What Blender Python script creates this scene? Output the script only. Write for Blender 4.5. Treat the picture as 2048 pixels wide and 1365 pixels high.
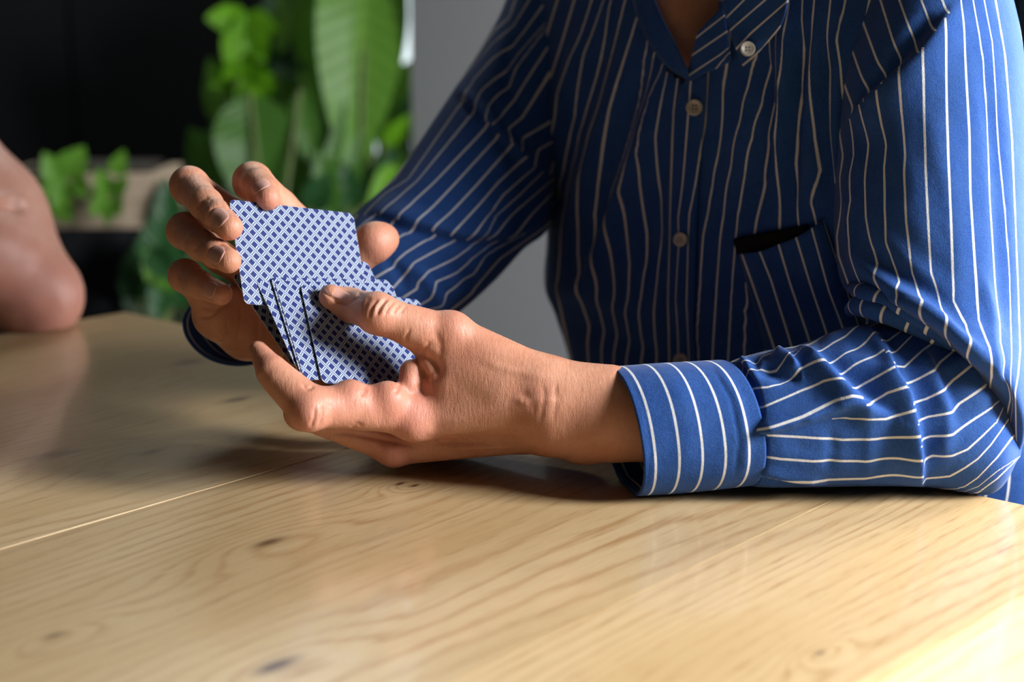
import bpy, bmesh, math, random
import numpy as np
from mathutils import Vector, Matrix
from mathutils.bvhtree import BVHTree

for o in list(bpy.data.objects):
    bpy.data.objects.remove(o)
scene = bpy.context.scene
COL = scene.collection

# ------------------------------------------------------------------ camera
FPX, CX, CY = 3043.0, 1024.0, 682.5          # focal length in pixels of a 2048 x 1365 frame
PITCH = math.atan(666.0 / FPX)               # the horizon lies near the top of the frame
TABLE_Z = 0.75
CAM = np.array([0.0, 0.0, TABLE_Z + 0.27])
cam_data = bpy.data.cameras.new('camera')
cam_data.sensor_width = 36.0
cam_data.lens = FPX / 2048.0 * 36.0
cam_data.clip_start = 0.02
cam_data.dof.use_dof = True
cam_data.dof.focus_distance = 0.868
cam_data.dof.aperture_fstop = 4.4
cam = bpy.data.objects.new('camera', cam_data)
COL.objects.link(cam)
cam.location = CAM
cam.rotation_euler = (math.pi / 2 - PITCH, 0, 0)
scene.camera = cam
_s, _c = math.sin(PITCH), math.cos(PITCH)
RCW = np.array([[1, 0, 0], [0, _s, -_c], [0, _c, _s]])   # camera axes -> world axes

# ------------------------------------------------------------------ light
scene.view_settings.view_transform = 'Standard'
scene.view_settings.look = 'None'
scene.view_settings.gamma = 1.0
scene.view_settings.use_curve_mapping = False
scene.view_settings.exposure = 0.0
UDIR = np.array([.654, .756, 0.]); UDIR /= np.linalg.norm(UDIR)      # along the planks, towards the seated man
VDIR = np.array([UDIR[1], -UDIR[0], 0.])                             # along the table's end
def UV2W(u, v, z):
    return UDIR * u + VDIR * v + np.array([0, 0, z])

world = bpy.data.worlds.new('world')
scene.world = world
world.use_nodes = True
world.node_tree.nodes['Background'].inputs[0].default_value = (0.80, 0.86, 0.92, 1)
world.node_tree.nodes['Background'].inputs[1].default_value = 0.035

def area_light(name, loc, target, sx, sy, power, color, spread=180):
    l = bpy.data.lights.new(name, 'AREA')
    l.shape = 'RECTANGLE'; l.size = sx; l.size_y = sy; l.energy = power; l.color = color
    l.spread = math.radians(spread)
    o = bpy.data.objects.new(name, l); COL.objects.link(o)
    o.location = loc
    d = Vector(target) - Vector(loc)
    o.rotation_euler = d.to_track_quat('-Z', 'Y').to_euler()
    return o
area_light('window_light', (1.12, 0.515, 1.32), (0.03, 0.87, 0.83), 0.36, 0.5, 46, (0.98, 0.98, 1.0))
area_light('back_rim_light', (0.98, 1.22, 0.98), (0.34, 1.0, 0.78), 0.3, 0.4, 26, (0.95, 0.98, 1.0))  # added lamp, stands in for the sun's rim on sleeve and back
area_light('far_window_light', (-0.3, 3.1, 2.6), (-0.45, 2.2, 0.9), 1.2, 0.7, 26, (0.95, 1.0, 0.92))
sun = bpy.data.lights.new('sun', 'SUN')
sun.energy = 12; sun.angle = math.radians(0.8); sun.color = (1.0, 0.95, 0.86)
sun_o = bpy.data.objects.new('sun', sun); COL.objects.link(sun_o)
_sd = Vector(-np.array([.716, .698, 0]) * math.cos(math.radians(33)) + np.array([0, 0, -math.sin(math.radians(33))]))
sun_o.rotation_euler = _sd.to_track_quat('-Z', 'Y').to_euler()
sun_o.location = (1.5, 3, 3)

# ------------------------------------------------------------------ helpers
def ray(px, py):
    return np.array([(px - CX) / FPX, -(py - CY) / FPX, -1.0])
def pc(px, py, d):                            # a point, camera axes, in the unit of d
    return ray(px, py) * d
def c2w(P, unit=0.001):                       # camera axes (mm) -> world (m)
    return (np.asarray(P, float) * unit) @ RCW.T + CAM
def w3(px, py, d):                            # world point seen at a pixel, d metres along the axis
    return RCW @ (ray(px, py) * d) + CAM
def proj(P):                                  # camera-axis points -> pixels
    P = np.asarray(P, float)
    return np.stack([CX + FPX * P[:, 0] / -P[:, 2], CY + FPX * P[:, 1] / P[:, 2]], 1)
def nrm(v):
    v = np.asarray(v, float); return v / np.linalg.norm(v)

def mesh_from(name, V, Fq, smooth=True):
    me = bpy.data.meshes.new(name)
    V = np.asarray(V, np.float32)
    if isinstance(Fq, np.ndarray):
        k = Fq.shape[1]
        me.vertices.add(len(V)); me.vertices.foreach_set('co', V.ravel())
        me.loops.add(Fq.size); me.loops.foreach_set('vertex_index', Fq.astype(np.int32).ravel())
        me.polygons.add(len(Fq))
        me.polygons.foreach_set('loop_start', np.arange(0, Fq.size, k, dtype=np.int32))
        me.update(calc_edges=True); me.validate()
    else:
        me.from_pydata(V.tolist(), [], [list(f) for f in Fq]); me.update()
    if smooth:
        me.polygons.foreach_set('use_smooth', np.ones(len(me.polygons), bool))
    return me
def link(name, me, mat=None, parent=None):
    o = bpy.data.objects.new(name, me); COL.objects.link(o)
    if mat is not None and me is not None and len(me.materials) == 0:
        me.materials.append(mat)
    if parent is not None: o.parent = parent
    return o
def empty(name, loc=(0, 0, 0)):
    o = bpy.data.objects.new(name, None); COL.objects.link(o); o.location = loc
    return o
def tag(o, label=None, category=None, group=None, kind=None):
    if label: o['label'] = label
    if category: o['category'] = category
    if group: o['group'] = group
    if kind: o['kind'] = kind
    return o
def bm_mesh(name, bm, smooth=False):
    me = bpy.data.meshes.new(name); bm.to_mesh(me); bm.free()
    if smooth: me.polygons.foreach_set('use_smooth', np.ones(len(me.polygons), bool))
    return me
def add_box(bm, c, s, bevel=0.0, axes=None):
    vs = []
    for dz in (-.5, .5):
        for dx, dy in ((-.5, -.5), (.5, -.5), (.5, .5), (-.5, .5)):
            p = np.array([dx * s[0], dy * s[1], dz * s[2]])
            if axes is not None: p = axes @ p
            vs.append(bm.verts.new(tuple(np.asarray(c) + p)))
    fs = []
    for f in ((3, 2, 1, 0), (4, 5, 6, 7), (0, 1, 5, 4), (1, 2, 6, 5), (2, 3, 7, 6), (3, 0, 4, 7)):
        fs.append(bm.faces.new([vs[i] for i in f]))
    if bevel > 0:
        es = list({e for f in fs for e in f.edges})
        bmesh.ops.bevel(bm, geom=es, offset=bevel, segments=2, affect='EDGES', profile=0.7)

# ------------------------------------------------------------------ materials
class NT:
    """small wrapper for building node trees"""
    def __init__(self, name):
        self.m = bpy.data.materials.new(name); self.m.use_nodes = True
        self.t = self.m.node_tree; self.n = self.t.nodes
        self.b = self.n['Principled BSDF']
    def node(self, kind, **kw):
        n = self.n.new(kind)
        for k, v in kw.items(): setattr(n, k, v)
        return n
    def put(self, sock, v):
        if isinstance(v, bpy.types.NodeSocket): self.t.links.new(v, sock)
        elif v is not None: sock.default_value = v
    def math(self, op, a, b=None, c=None, clamp=False):
        n = self.node('ShaderNodeMath', operation=op); n.use_clamp = clamp
        self.put(n.inputs[0], a); self.put(n.inputs[1], b)
        if c is not None: self.put(n.inputs[2], c)
        return n.outputs[0]
    def vmath(self, op, a, b=None, out=0):
        n = self.node('ShaderNodeVectorMath', operation=op)
        self.put(n.inputs[0], a); self.put(n.inputs[1], b)
        return n.outputs[out]
    def mix(self, f, a, b, blend='MIX'):
        n = self.node('ShaderNodeMix', data_type='RGBA', blend_type=blend)
        self.put(n.inputs[0], f); self.put(n.inputs[6], a); self.put(n.inputs[7], b)
        return n.outputs[2]
    def ramp(self, f, stops):
        n = self.node('ShaderNodeValToRGB')
        while len(n.color_ramp.elements) < len(stops): n.color_ramp.elements.new(0.5)
        for e, (p, c) in zip(n.color_ramp.elements, stops):
            e.position = p; e.color = c if len(c) == 4 else (*c, 1)
        self.put(n.inputs[0], f)
        return n.outputs[0]
    def mapr(self, v, a, b, c=0.0, d=1.0, smooth=False):
        n = self.node('ShaderNodeMapRange')
        if smooth: n.interpolation_type = 'SMOOTHSTEP'
        self.put(n.inputs[0], v)
        for i, x in zip((1, 2, 3, 4), (a, b, c, d)): n.inputs[i].default_value = x
        return n.outputs[0]
    def noise(self, vec, scale, detail=3, rough=.5, dist=0.0):
        n = self.node('ShaderNodeTexNoise')
        self.put(n.inputs['Vector'], vec); n.inputs['Scale'].default_value = scale
        n.inputs['Detail'].default_value = detail; n.inputs['Roughness'].default_value = rough
        n.inputs['Distortion'].default_value = dist
        return n.outputs[0]
    def voronoi(self, vec, scale, feature='F1'):
        n = self.node('ShaderNodeTexVoronoi', feature=feature)
        self.put(n.inputs['Vector'], vec); n.inputs['Scale'].default_value = scale
        return n.outputs[0]
    def obj(self):
        return self.node('ShaderNodeTexCoord').outputs['Object']
    def uv(self):
        return self.node('ShaderNodeTexCoord').outputs['UV']
    def scale(self, vec, s):
        n = self.node('ShaderNodeMapping'); self.put(n.inputs[0], vec)
        n.inputs['Scale'].default_value = s
        return n.outputs[0]
    def sep(self, vec):
        n = self.node('ShaderNodeSeparateXYZ'); self.put(n.inputs[0], vec); return n.outputs
    def comb(self, x, y, z):
        n = self.node('ShaderNodeCombineXYZ')
        for i, v in enumerate((x, y, z)): self.put(n.inputs[i], v)
        return n.outputs[0]
    def attr(self, name):
        n = self.node('ShaderNodeAttribute'); n.attribute_name = name; return n.outputs['Fac']
    def bump(self, h, strength=.3, dist=.001, normal=None):
        n = self.node('ShaderNodeBump'); n.inputs['Strength'].default_value = strength
        n.inputs['Distance'].default_value = dist
        self.put(n.inputs['Height'], h)
        if normal is not None: self.put(n.inputs['Normal'], normal)
        self.t.links.new(n.outputs[0], self.b.inputs['Normal'])
        return n.outputs[0]
    def set(self, **kw):
        names = {'color': 'Base Color', 'rough': 'Roughness', 'spec': 'Specular IOR Level', 'coat': 'Coat Weight',
                 'coat_rough': 'Coat Roughness', 'sss': 'Subsurface Weight', 'sss_scale': 'Subsurface Scale', 'sss_radius': 'Subsurface Radius',
                 'sheen': 'Sheen Weight', 'emit': 'Emission Color', 'emit_s': 'Emission Strength', 'metal': 'Metallic', 'alpha': 'Alpha',
                 'trans': 'Transmission Weight', 'sheen_rough': 'Sheen Roughness'}
        for k, v in kw.items(): self.put(self.b.inputs[names[k]], v)
        return self.m
def plain(name, color, rough=.6, **kw):
    return NT(name).set(color=(*color, 1), rough=rough, **kw)

def wood_mat(name, seed, knots=(), tone=1.0, wide=1.0):
    """oak: x along the grain, y across; knots = (x, y, radius) in plank coordinates"""
    t = NT(name)
    P = t.vmath('ADD', t.obj(), (seed * 3.17, seed * 1.91, 0))
    x, y, z = t.sep(P)
    ox, oy, oz = t.sep(t.obj())
    warp = t.noise(t.comb(t.math('MULTIPLY', x, 1.15), t.math('MULTIPLY', y, 6.0 * wide), seed), 1.0, 2, .45)
    warp2 = t.noise(t.comb(t.math('MULTIPLY', x, 7), t.math('MULTIPLY', y, 40), seed + 5), 1.0, 3, .6)
    ring = t.math('ADD', t.math('MULTIPLY', warp, 17.0), t.math('MULTIPLY', warp2, 1.6))
    ring = t.math('ADD', ring, t.math('MULTIPLY', y, 95.0 * wide))
    kn = None
    for kx, ky, kr in knots:
        dx = t.math('MULTIPLY', t.math('SUBTRACT', ox, kx), 0.45); dy = t.math('SUBTRACT', oy, ky)
        d2 = t.math('ADD', t.math('MULTIPLY', dx, dx), t.math('MULTIPLY', dy, dy))
        g = t.math('POWER', 2.718, t.math('MULTIPLY', d2, -1.0 / (kr * kr * 5)))
        ring = t.math('ADD', ring, t.math('MULTIPLY', g, 2.6))
        g2 = t.math('POWER', 2.718, t.math('MULTIPLY', t.math('ADD', d2, t.math('MULTIPLY', t.math('SUBTRACT', warp2, .5), kr * kr * .8)), -1.0 / (kr * kr * .2)))
        kn = g2 if kn is None else t.math('MAXIMUM', kn, g2)
    fr = t.math('FRACT', ring)
    line = t.ramp(fr, [(0, (0, 0, 0)), (.50, (.10, .10, .10)), (.78, (1, 1, 1)), (.86, (.55, .55, .55)), (1.0, (0, 0, 0))])
    fine = t.noise(t.comb(t.math('MULTIPLY', x, 14), t.math('MULTIPLY', y, 620), 1.0), 1.0, 3, .6)
    pores = t.noise(t.comb(t.math('MULTIPLY', x, 34), t.math('MULTIPLY', y, 640), 3.0), 1.0, 2, .55)
    pores = t.mapr(pores, .55, .66)
    big = t.noise(t.comb(t.math('MULTIPLY', x, 2.2), t.math('MULTIPLY', y, 16), 9.0), 1.0, 3, .55)
    c = t.mix(t.mapr(big, .3, .7), (.62 * tone, .43 * tone, .205 * tone, 1), (.74 * tone, .555 * tone, .315 * tone, 1))
    c = t.mix(t.math('MULTIPLY', line, t.math('MULTIPLY', t.mapr(big, .35, .65, .25, .9), t.mapr(fine, .3, .6, .3, 1.0))), c, (.43 * tone, .23 * tone, .085 * tone, 1))
    c = t.mix(t.math('MULTIPLY', pores, t.mapr(line, 0, 1, .30, .75)), c, (.40 * tone, .22 * tone, .09 * tone, 1))
    c = t.mix(t.mapr(fine, .35, .75, 0, .22), c, (.45, .26, .11, 1))
    if kn is not None:
        c = t.mix(t.math('MULTIPLY', kn, .85), c, (.075, .034, .016, 1))
    rough = t.mapr(fine, .3, .7, .26, .36)
    t.set(color=c, rough=rough, spec=.5, coat=.45, coat_rough=.09)
    t.bump(t.math('ADD', t.math('MULTIPLY', fine, .6), t.math('MULTIPLY', pores, -.6)), .12, .0004)
    return t.m

def skin_mat(name, tone=(1, 1, 1)):
    t = NT(name)
    P = t.obj()
    n1 = t.noise(P, 38, 4, .6)
    n2 = t.noise(P, 210, 3, .6)
    base = t.mix(t.mapr(n1, .3, .7), (.49 * tone[0], .215 * tone[1], .125 * tone[2], 1), (.60 * tone[0], .305 * tone[1], .195 * tone[2], 1))
    base = t.mix(t.mapr(n2, .5, .75, 0, .35), base, (.42 * tone[0], .17 * tone[1], .10 * tone[2], 1))
    fl = t.attr('flush')
    base = t.mix(t.math('MULTIPLY', fl, .6, clamp=True), base, (.58, .20, .15, 1))
    # criss-cross of fine skin lines
    v1 = t.voronoi(t.vmath('ADD', t.scale(P, (1.3, 1.0, 1.0)), t.comb(t.math('MULTIPLY', t.noise(P, 120, 2), .012), 0, t.math('MULTIPLY', t.noise(P, 90, 2), .012))), 900, 'DISTANCE_TO_EDGE')
    lines = t.mapr(v1, 0, .2)
    n3 = t.noise(t.scale(P, (2.6, 1.0, .9)), 170, 4, .6)
    pore = t.noise(P, 1100, 2, .5)
    wv = t.noise(t.scale(P, (5.0, 1.6, 1.0)), 150, 3, .6)
    h = t.math('ADD', t.math('ADD', t.math('MULTIPLY', lines, .16), t.math('MULTIPLY', wv, .9)), t.math('ADD', t.math('MULTIPLY', n3, .9), t.math('MULTIPLY', pore, .2)))
    base = t.mix(t.mapr(lines, 0, 1, .10, 0), base, (.30, .10, .05, 1))
    t.set(color=base, rough=t.mapr(n2, .3, .7, .40, .55), spec=.42, sss=.12, sss_scale=.004)
    t.b.inputs['Subsurface Radius'].default_value = (1.0, .4, .22)
    t.bump(h, .33, .0009)
    return t.m

def cloth_mat(name, stripes=True, base=(.018, .068, .255), stripe=(.66, .67, .66)):
    t = NT(name)
    u, v, _ = t.sep(t.uv())
    P = t.obj()
    weave = t.noise(P, 1500, 2, .6)
    blot = t.noise(P, 60, 4, .6)
    c = t.mix(t.mapr(weave, .35, .65), (base[0] * .72, base[1] * .74, base[2] * .80, 1), (base[0] * 1.35, base[1] * 1.25, base[2] * 1.14, 1))
    c = t.mix(t.mapr(blot, .4, .75, 0, .32), c, (base[0] * 2.4, base[1] * 1.6, base[2] * 1.15, 1))
    if stripes:
        d = t.math('ABSOLUTE', t.math('SUBTRACT', u, t.math('ROUND', u)))
        d = t.math('ADD', d, t.math('MULTIPLY', t.math('SUBTRACT', weave, .5), .02))
        m = t.mapr(d, .042, .066, 1, 0)
        sc = t.mix(t.mapr(weave, .3, .7, 0, .3), (*stripe, 1), (stripe[0] * .75, stripe[1] * .76, stripe[2] * .8, 1))
        c = t.mix(m, c, sc)
    t.set(color=c, rough=.85, spec=.15, sheen=.10, sheen_rough=.4)
    h = t.math('ADD', t.math('MULTIPLY', weave, .5), t.math('ADD', t.noise(P, 130, 3, .55), t.math('MULTIPLY', t.noise(P, 34, 2, .5), 2.2)))
    t.bump(h, .32, .0016)
    return t.m

def card_mat():
    t = NT('card_back')
    x, y, _ = t.sep(t.uv())                    # millimetres on the card
    p = 5.2
    def band(s):
        a = t.math('FRACT', t.math('DIVIDE', t.math('ADD' if s > 0 else 'SUBTRACT', x, y), p * 1.41421))
        inb = t.math('LESS_THAN', a, .46)
        def ln(c, w): return t.math('LESS_THAN', t.math('ABSOLUTE', t.math('SUBTRACT', a, c)), w)
        dark = t.math('MAXIMUM', ln(.23, .045), t.math('MAXIMUM', ln(.01, .035), ln(.45, .035)))
        mid = t.math('MAXIMUM', ln(.135, .03), ln(.405, .03))
        return inb, dark, mid
    ia, da, ma = band(1); ib, db, mb = band(-1)
    navy = (.014, .024, .12, 1); pale = (.36, .42, .49, 1); mid = (.10, .15, .28, 1)
    sq = t.math('MULTIPLY', t.math('SUBTRACT', 1.0, ia), t.math('SUBTRACT', 1.0, ib))
    c = t.mix(sq, pale, navy)
    c = t.mix(t.math('MULTIPLY', t.math('MULTIPLY', ib, t.math('SUBTRACT', 1.0, ia)), t.math('MULTIPLY', db, .95)), c, navy)
    c = t.mix(t.math('MULTIPLY', ia, t.math('MULTIPLY', da, .95)), c, navy)
    c = t.mix(t.math('MULTIPLY', ia, t.math('MULTIPLY', ma, .35)), c, mid)
    t.set(color=c, rough=.55, spec=.12)
    return t.m
# ------------------------------------------------------------------ the room
def wbox(name, u0, u1, v0, v1, z0, z1, mat, bevel=.002, parent=None):
    bm = bmesh.new()
    ax = np.stack([UDIR, VDIR, np.array([0, 0, 1.0])], 1)
    add_box(bm, UV2W((u0 + u1) / 2, (v0 + v1) / 2, (z0 + z1) / 2), (u1 - u0, v1 - v0, z1 - z0), bevel, ax)
    return link(name, bm_mesh(name, bm), mat, parent)

t = NT('grey_plaster')
P = t.obj()
t.set(color=t.mix(t.noise(P, 3, 4), (.45, .465, .485, 1), (.50, .515, .535, 1)), rough=.85)
t.bump(t.noise(P, 90, 3), .15, .001)
GREY = t.m
t = NT('black_panel')
P = t.obj()
t.set(color=t.mix(t.noise(t.scale(P, (1, 1, 14)), 8, 3), (.006, .007, .009, 1), (.011, .012, .015, 1)), rough=.6, spec=.25)
BLACK = t.m
t = NT('dark_floor')
t.set(color=t.mix(t.noise(t.obj(), 5, 4), (.030, .026, .022, 1), (.050, .042, .036, 1)), rough=.6)
FLOOR = t.m
bm = bmesh.new(); add_box(bm, (0, 1.2, -.03), (7, 7, .06))
tag(link('floor', bm_mesh('floor', bm), FLOOR), kind='structure')
# grey wall behind the man, and a dark curtain closing the strip beside it
tag(wbox('wall_back', 1.75, 1.87, -1.727, -.80, 0, 2.75, GREY), kind='structure')
# far wall of black panels
fw = empty('wall_left', (0, 3.4, 0)); tag(fw, kind='structure')
bm = bmesh.new(); add_box(bm, (-1.2, 3.46, 1.4), (4.4, .06, 2.8)); link('backing', bm_mesh('backing', bm), BLACK, fw)
for x0, x1 in ((-2.9, -1.9), (-1.892, -.975), (-.967, -.345)):
    bm = bmesh.new(); add_box(bm, ((x0 + x1) / 2, 3.415, 1.4), (x1 - x0, .03, 2.8), .003)
    link('panel', bm_mesh('panel', bm), BLACK, fw)
for c in fw.children: c.matrix_parent_inverse = Matrix.Translation((0, -3.4, 0))
# bright window behind the plants
wn = empty('window_1', (-.1, 3.2, 0)); tag(wn, kind='structure')
t = NT('daylight_pane')
t.set(color=(.1, .12, .14, 1), rough=.1, emit=t.mix(t.noise(t.obj(), 2.2, 3), (.55, .75, .95, 1), (.9, 1, .95, 1)), emit_s=1.5)
bm = bmesh.new(); add_box(bm, (-.245, 3.30, 1.45), (.11, .012, 1.5)); p = link('pane', bm_mesh('pane', bm), t.m, wn)
DARKWOOD = plain('dark_frame', (.02, .022, .024), .5)
for x, sx, z, sz in ((-.315, .04, 1.45, 1.6), (-.165, .05, 1.45, 1.6), (-.24, .15, 2.23, .05), (-.24, .15, .67, .05)):
    bm = bmesh.new(); add_box(bm, (x, 3.27, z), (sx, .06, sz), .004); link('frame', bm_mesh('frame', bm), DARKWOOD, wn)
for c in wn.children: c.matrix_parent_inverse = Matrix.Translation((.1, -3.2, 0))
# curtain beside the grey wall
def pleated(name, u, v0, v1, z0, z1, n, amp, mat):
    rows = []
    m = 8 * n
    V = []; F = []
    for j in range(2):
        for i in range(m + 1):
            q = i / m
            V.append(UV2W(u + amp * math.sin(q * n * 2 * math.pi), v0 + (v1 - v0) * q, (z0, z1)[j]))
    for i in range(m): F.append((i, i + 1, m + 2 + i, m + 1 + i))
    o = link(name, mesh_from(name, np.array(V), np.array(F)), mat)
    s = o.modifiers.new('thick', 'SOLIDIFY'); s.thickness = .004
    return o
CURT = plain('curtain_cloth', (.010, .028, .040), .9)
tag(pleated('curtain', 1.70, -.845, -.168, .02, 2.6, 7, .03, CURT), 'dark teal curtain hanging beside the grey wall behind the striped shirt', 'curtain')

# ------------------------------------------------------------------ table: oak planks along u
TS = 270. / 259.
table = empty('table', UV2W(.3, -.63, 0)); tag(table, 'varnished oak table of wide planks that the hands rest above', 'table')
U0, U1 = -.95, .764 * TS
knots_px = {0: [(105, 910, .016), (300, 905, .010), (375, 725, .014), (470, 800, .012)], 1: [(535, 1086, .010), (800, 968, .004), (830, 972, .003), (110, 1272, .0055), (555, 1331, .011)], 2: [(1640, 1307, .004)]}
def on_table(px, py):
    w = RCW @ ray(px, py); t = -.27 / w[2]; return w * t
plank_v = [(-1.107 * TS, -.6514 * TS - .0007), (-.6514 * TS + .0007, -.3811 * TS - .00015), (-.3811 * TS + .00015, -.112 * TS)]
for i, (v0, v1) in enumerate(plank_v):
    o = empty('tmp') if False else None
    c = UV2W((U0 + U1) / 2, (v0 + v1) / 2, TABLE_Z - .016)
    bm = bmesh.new(); add_box(bm, (0, 0, 0), (U1 - U0, v1 - v0, .032), .0003)
    kn = []
    for a, b, r in knots_px[i]:
        w = on_table(a, b); kn.append((w @ UDIR - c @ UDIR, w @ VDIR - c @ VDIR, r))
    ob = link('plank', bm_mesh('plank', bm), wood_mat('oak_%d' % i, i + 1, kn, tone=(.84, .74, .84)[i], wide=(1, .75, 1.1)[i]), table)
    M = np.eye(4); M[:3, :3] = np.stack([UDIR, VDIR, [0, 0, 1]], 1); M[:3, 3] = c
    ob.matrix_world = Matrix(M.tolist())
    ob.matrix_parent_inverse = Matrix.Translation(tuple(-UV2W(.3, -.63, 0)))
LEGM = plain('black_steel', (.02, .02, .022), .45, metal=.6)
def tpart(name, u0, u1, v0, v1, z0, z1, mat, bevel=.002):
    o = wbox(name, u0, u1, v0, v1, z0, z1, mat, bevel, table)
    o.matrix_parent_inverse = Matrix.Translation(tuple(-UV2W(.3, -.63, 0)))
for u in (-.80, .62):
    for v in (-1.05, -.22):
        tpart('leg', u - .03, u + .03, v - .03, v + .03, 0, TABLE_Z - .09, LEGM)
    tpart('rail', u - .02, u + .02, -1.05, -.22, TABLE_Z - .09, TABLE_Z - .032, LEGM)

# ------------------------------------------------------------------ planter box and plants
def leaf_mat(name, c1, c2, trans=.35, vein=40):
    t = NT(name)
    x, y, _ = t.sep(t.uv())
    s = t.math('FRACT', t.math('ADD', t.math('MULTIPLY', y, vein * .25), t.math('MULTIPLY', t.math('ABSOLUTE', t.math('SUBTRACT', x, .5)), -3.0)))
    veins = t.mapr(t.math('ABSOLUTE', t.math('SUBTRACT', s, .5)), 0, .5, 0, 1)
    mid = t.mapr(t.math('ABSOLUTE', t.math('SUBTRACT', x, .5)), .0, .05, 1, 0)
    c = t.mix(t.noise(t.obj(), 9, 3), (*c1, 1), (*c2, 1))
    c = t.mix(t.math('MULTIPLY', veins, .35), c, (c2[0] * 1.4, c2[1] * 1.35, c2[2] * 1.3, 1))
    c = t.mix(t.math('MULTIPLY', mid, .6), c, (c2[0] * 1.7, c2[1] * 1.5, c2[2] * 1.5, 1))
    t.set(color=c, rough=.42, spec=.4)
    t.bump(veins, .3, .002)
    tr = t.node('ShaderNodeBsdfTranslucent'); t.put(tr.inputs[0], c)
    mx = t.node('ShaderNodeMixShader'); mx.inputs[0].default_value = trans
    out = t.n['Material Output']
    t.t.links.new(t.b.outputs[0], mx.inputs[1]); t.t.links.new(tr.outputs[0], mx.inputs[2]); t.t.links.new(mx.outputs[0], out.inputs[0])
    return t.m
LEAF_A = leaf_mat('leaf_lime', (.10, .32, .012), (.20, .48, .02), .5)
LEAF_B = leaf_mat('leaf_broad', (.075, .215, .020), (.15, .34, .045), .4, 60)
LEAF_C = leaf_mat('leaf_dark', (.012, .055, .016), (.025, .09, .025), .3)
STEM = plain('stem', (.10, .13, .04), .6)

def leaf_geo(L, W, fold=.25, curl=.25, shape=1.0):
    nx, ny = 7, 15
    V = []; UV = []
    for j in range(ny):
        q = j / (ny - 1)
        w = W * .5 * (math.sin(math.pi * min(1, q ** (.75 * shape))) ** .8) * (1 - .15 * q) + .0006
        for i in range(nx):
            a = 2 * i / (nx - 1) - 1
            V.append((a * w, q * L, abs(a) * w * fold - curl * L * q * q + .012 * W * math.sin(q * 20 + a)))
            UV.append((i / (nx - 1), q))
    F = [(j * nx + i, j * nx + i + 1, (j + 1) * nx + i + 1, (j + 1) * nx + i) for j in range(ny - 1) for i in range(nx - 1)]
    me = mesh_from('leaf', np.array(V), np.array(F))
    uv = me.uv_layers.new(name='UVMap')
    li = np.empty(len(me.loops), np.int32); me.loops.foreach_get('vertex_index', li)
    uv.data.foreach_set('uv', np.array(UV, np.float32)[li].ravel())
    return me
LEAF_ME = {}
def leaf(parent, base, tip, W, mat, face=None, fold=.25, curl=.15):
    """a leaf from base to tip (world points), its upper side turned to `face`"""
    base = np.asarray(base); tip = np.asarray(tip)
    L = np.linalg.norm(tip - base)
    key = (round(L, 2), round(W, 2), fold, curl, mat.name)
    if key not in LEAF_ME:
        LEAF_ME[key] = leaf_geo(L, W, fold, curl); LEAF_ME[key].materials.append(mat)
    y = nrm(tip - base); f = nrm(face if face is not None else CAM - base)
    z = nrm(f - (f @ y) * y); x = np.cross(y, z)
    o = link('leaf', LEAF_ME[key], None, parent)
    M = np.eye(4); M[:3, :3] = np.stack([x, y, z], 1); M[:3, 3] = base
    o.matrix_world = Matrix(M.tolist())
    o.matrix_parent_inverse = Matrix.Translation(tuple(-np.array(parent.location)))
    return o
def tube_mesh(name, pts, r, n=6):
    pts = [np.asarray(p, float) for p in pts]
    V = []; F = []
    for i, p in enumerate(pts):
        d = nrm(pts[min(i + 1, len(pts) - 1)] - pts[max(i - 1, 0)])
        a = nrm(np.cross(d, (0.3, .9, .2))); b = np.cross(d, a)
        rr = r[i] if isinstance(r, (list, tuple)) else r
        for k in range(n):
            V.append(p + rr * (math.cos(2 * math.pi * k / n) * a + math.sin(2 * math.pi * k / n) * b))
    for i in range(len(pts) - 1):
        for k in range(n):
            F.append((i * n + k, i * n + (k + 1) % n, (i + 1) * n + (k + 1) % n, (i + 1) * n + k))
    return mesh_from(name, np.array(V), np.array(F))
def stem(parent, pts, r):
    o = link('stem', tube_mesh('stem', pts, r), STEM, parent)
    o.matrix_parent_inverse = Matrix.Translation(tuple(-np.array(parent.location)))
    return o
def pot(parent, c, r, h, mat):
    V = []; F = []; n = 24
    for (rr, z) in ((r * .78, 0), (r, h), (r * 1.06, h), (r * 1.06, h + .02), (r * .92, h + .02), (r * .88, h - .02), (0.001, h - .03)):
        for k in range(n):
            a = 2 * math.pi * k / n; V.append((c[0] + rr * math.cos(a), c[1] + rr * math.sin(a), c[2] + z))
    for i in range(6):
        for k in range(n): F.append((i * n + k, i * n + (k + 1) % n, (i + 1) * n + (k + 1) % n, (i + 1) * n + k))
    o = link('pot', mesh_from('pot', np.array(V), np.array(F)), mat, parent)
    o.matrix_parent_inverse = Matrix.Translation(tuple(-np.array(parent.location)))
POTM = plain('dark_pot', (.03, .032, .03), .7)
rng = random.Random(7)
def plant(name, px, d, label, cat='plant', potr=.13, poth=.3):
    g = w3(px, 600, d); g[2] = 0
    e = empty(name, tuple(g)); tag(e, label, cat)
    pot(e, g, potr, poth, POTM)
    return e, g
def L2(e, g, d, specs, mat, stems=True, face=None):
    for sx, sy, tx, ty, w, dd in specs:
        b = w3(sx, sy, d + dd); t_ = w3(tx, ty, d + dd - .04)
        leaf(e, b, t_, w, mat, face=face)
        if stems:
            mid = (b + g + np.array([0, 0, .3])) / 2 + np.array([0, 0, .15])
            stem(e, [g + np.array([0, 0, .28]), mid, b], .004)
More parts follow.
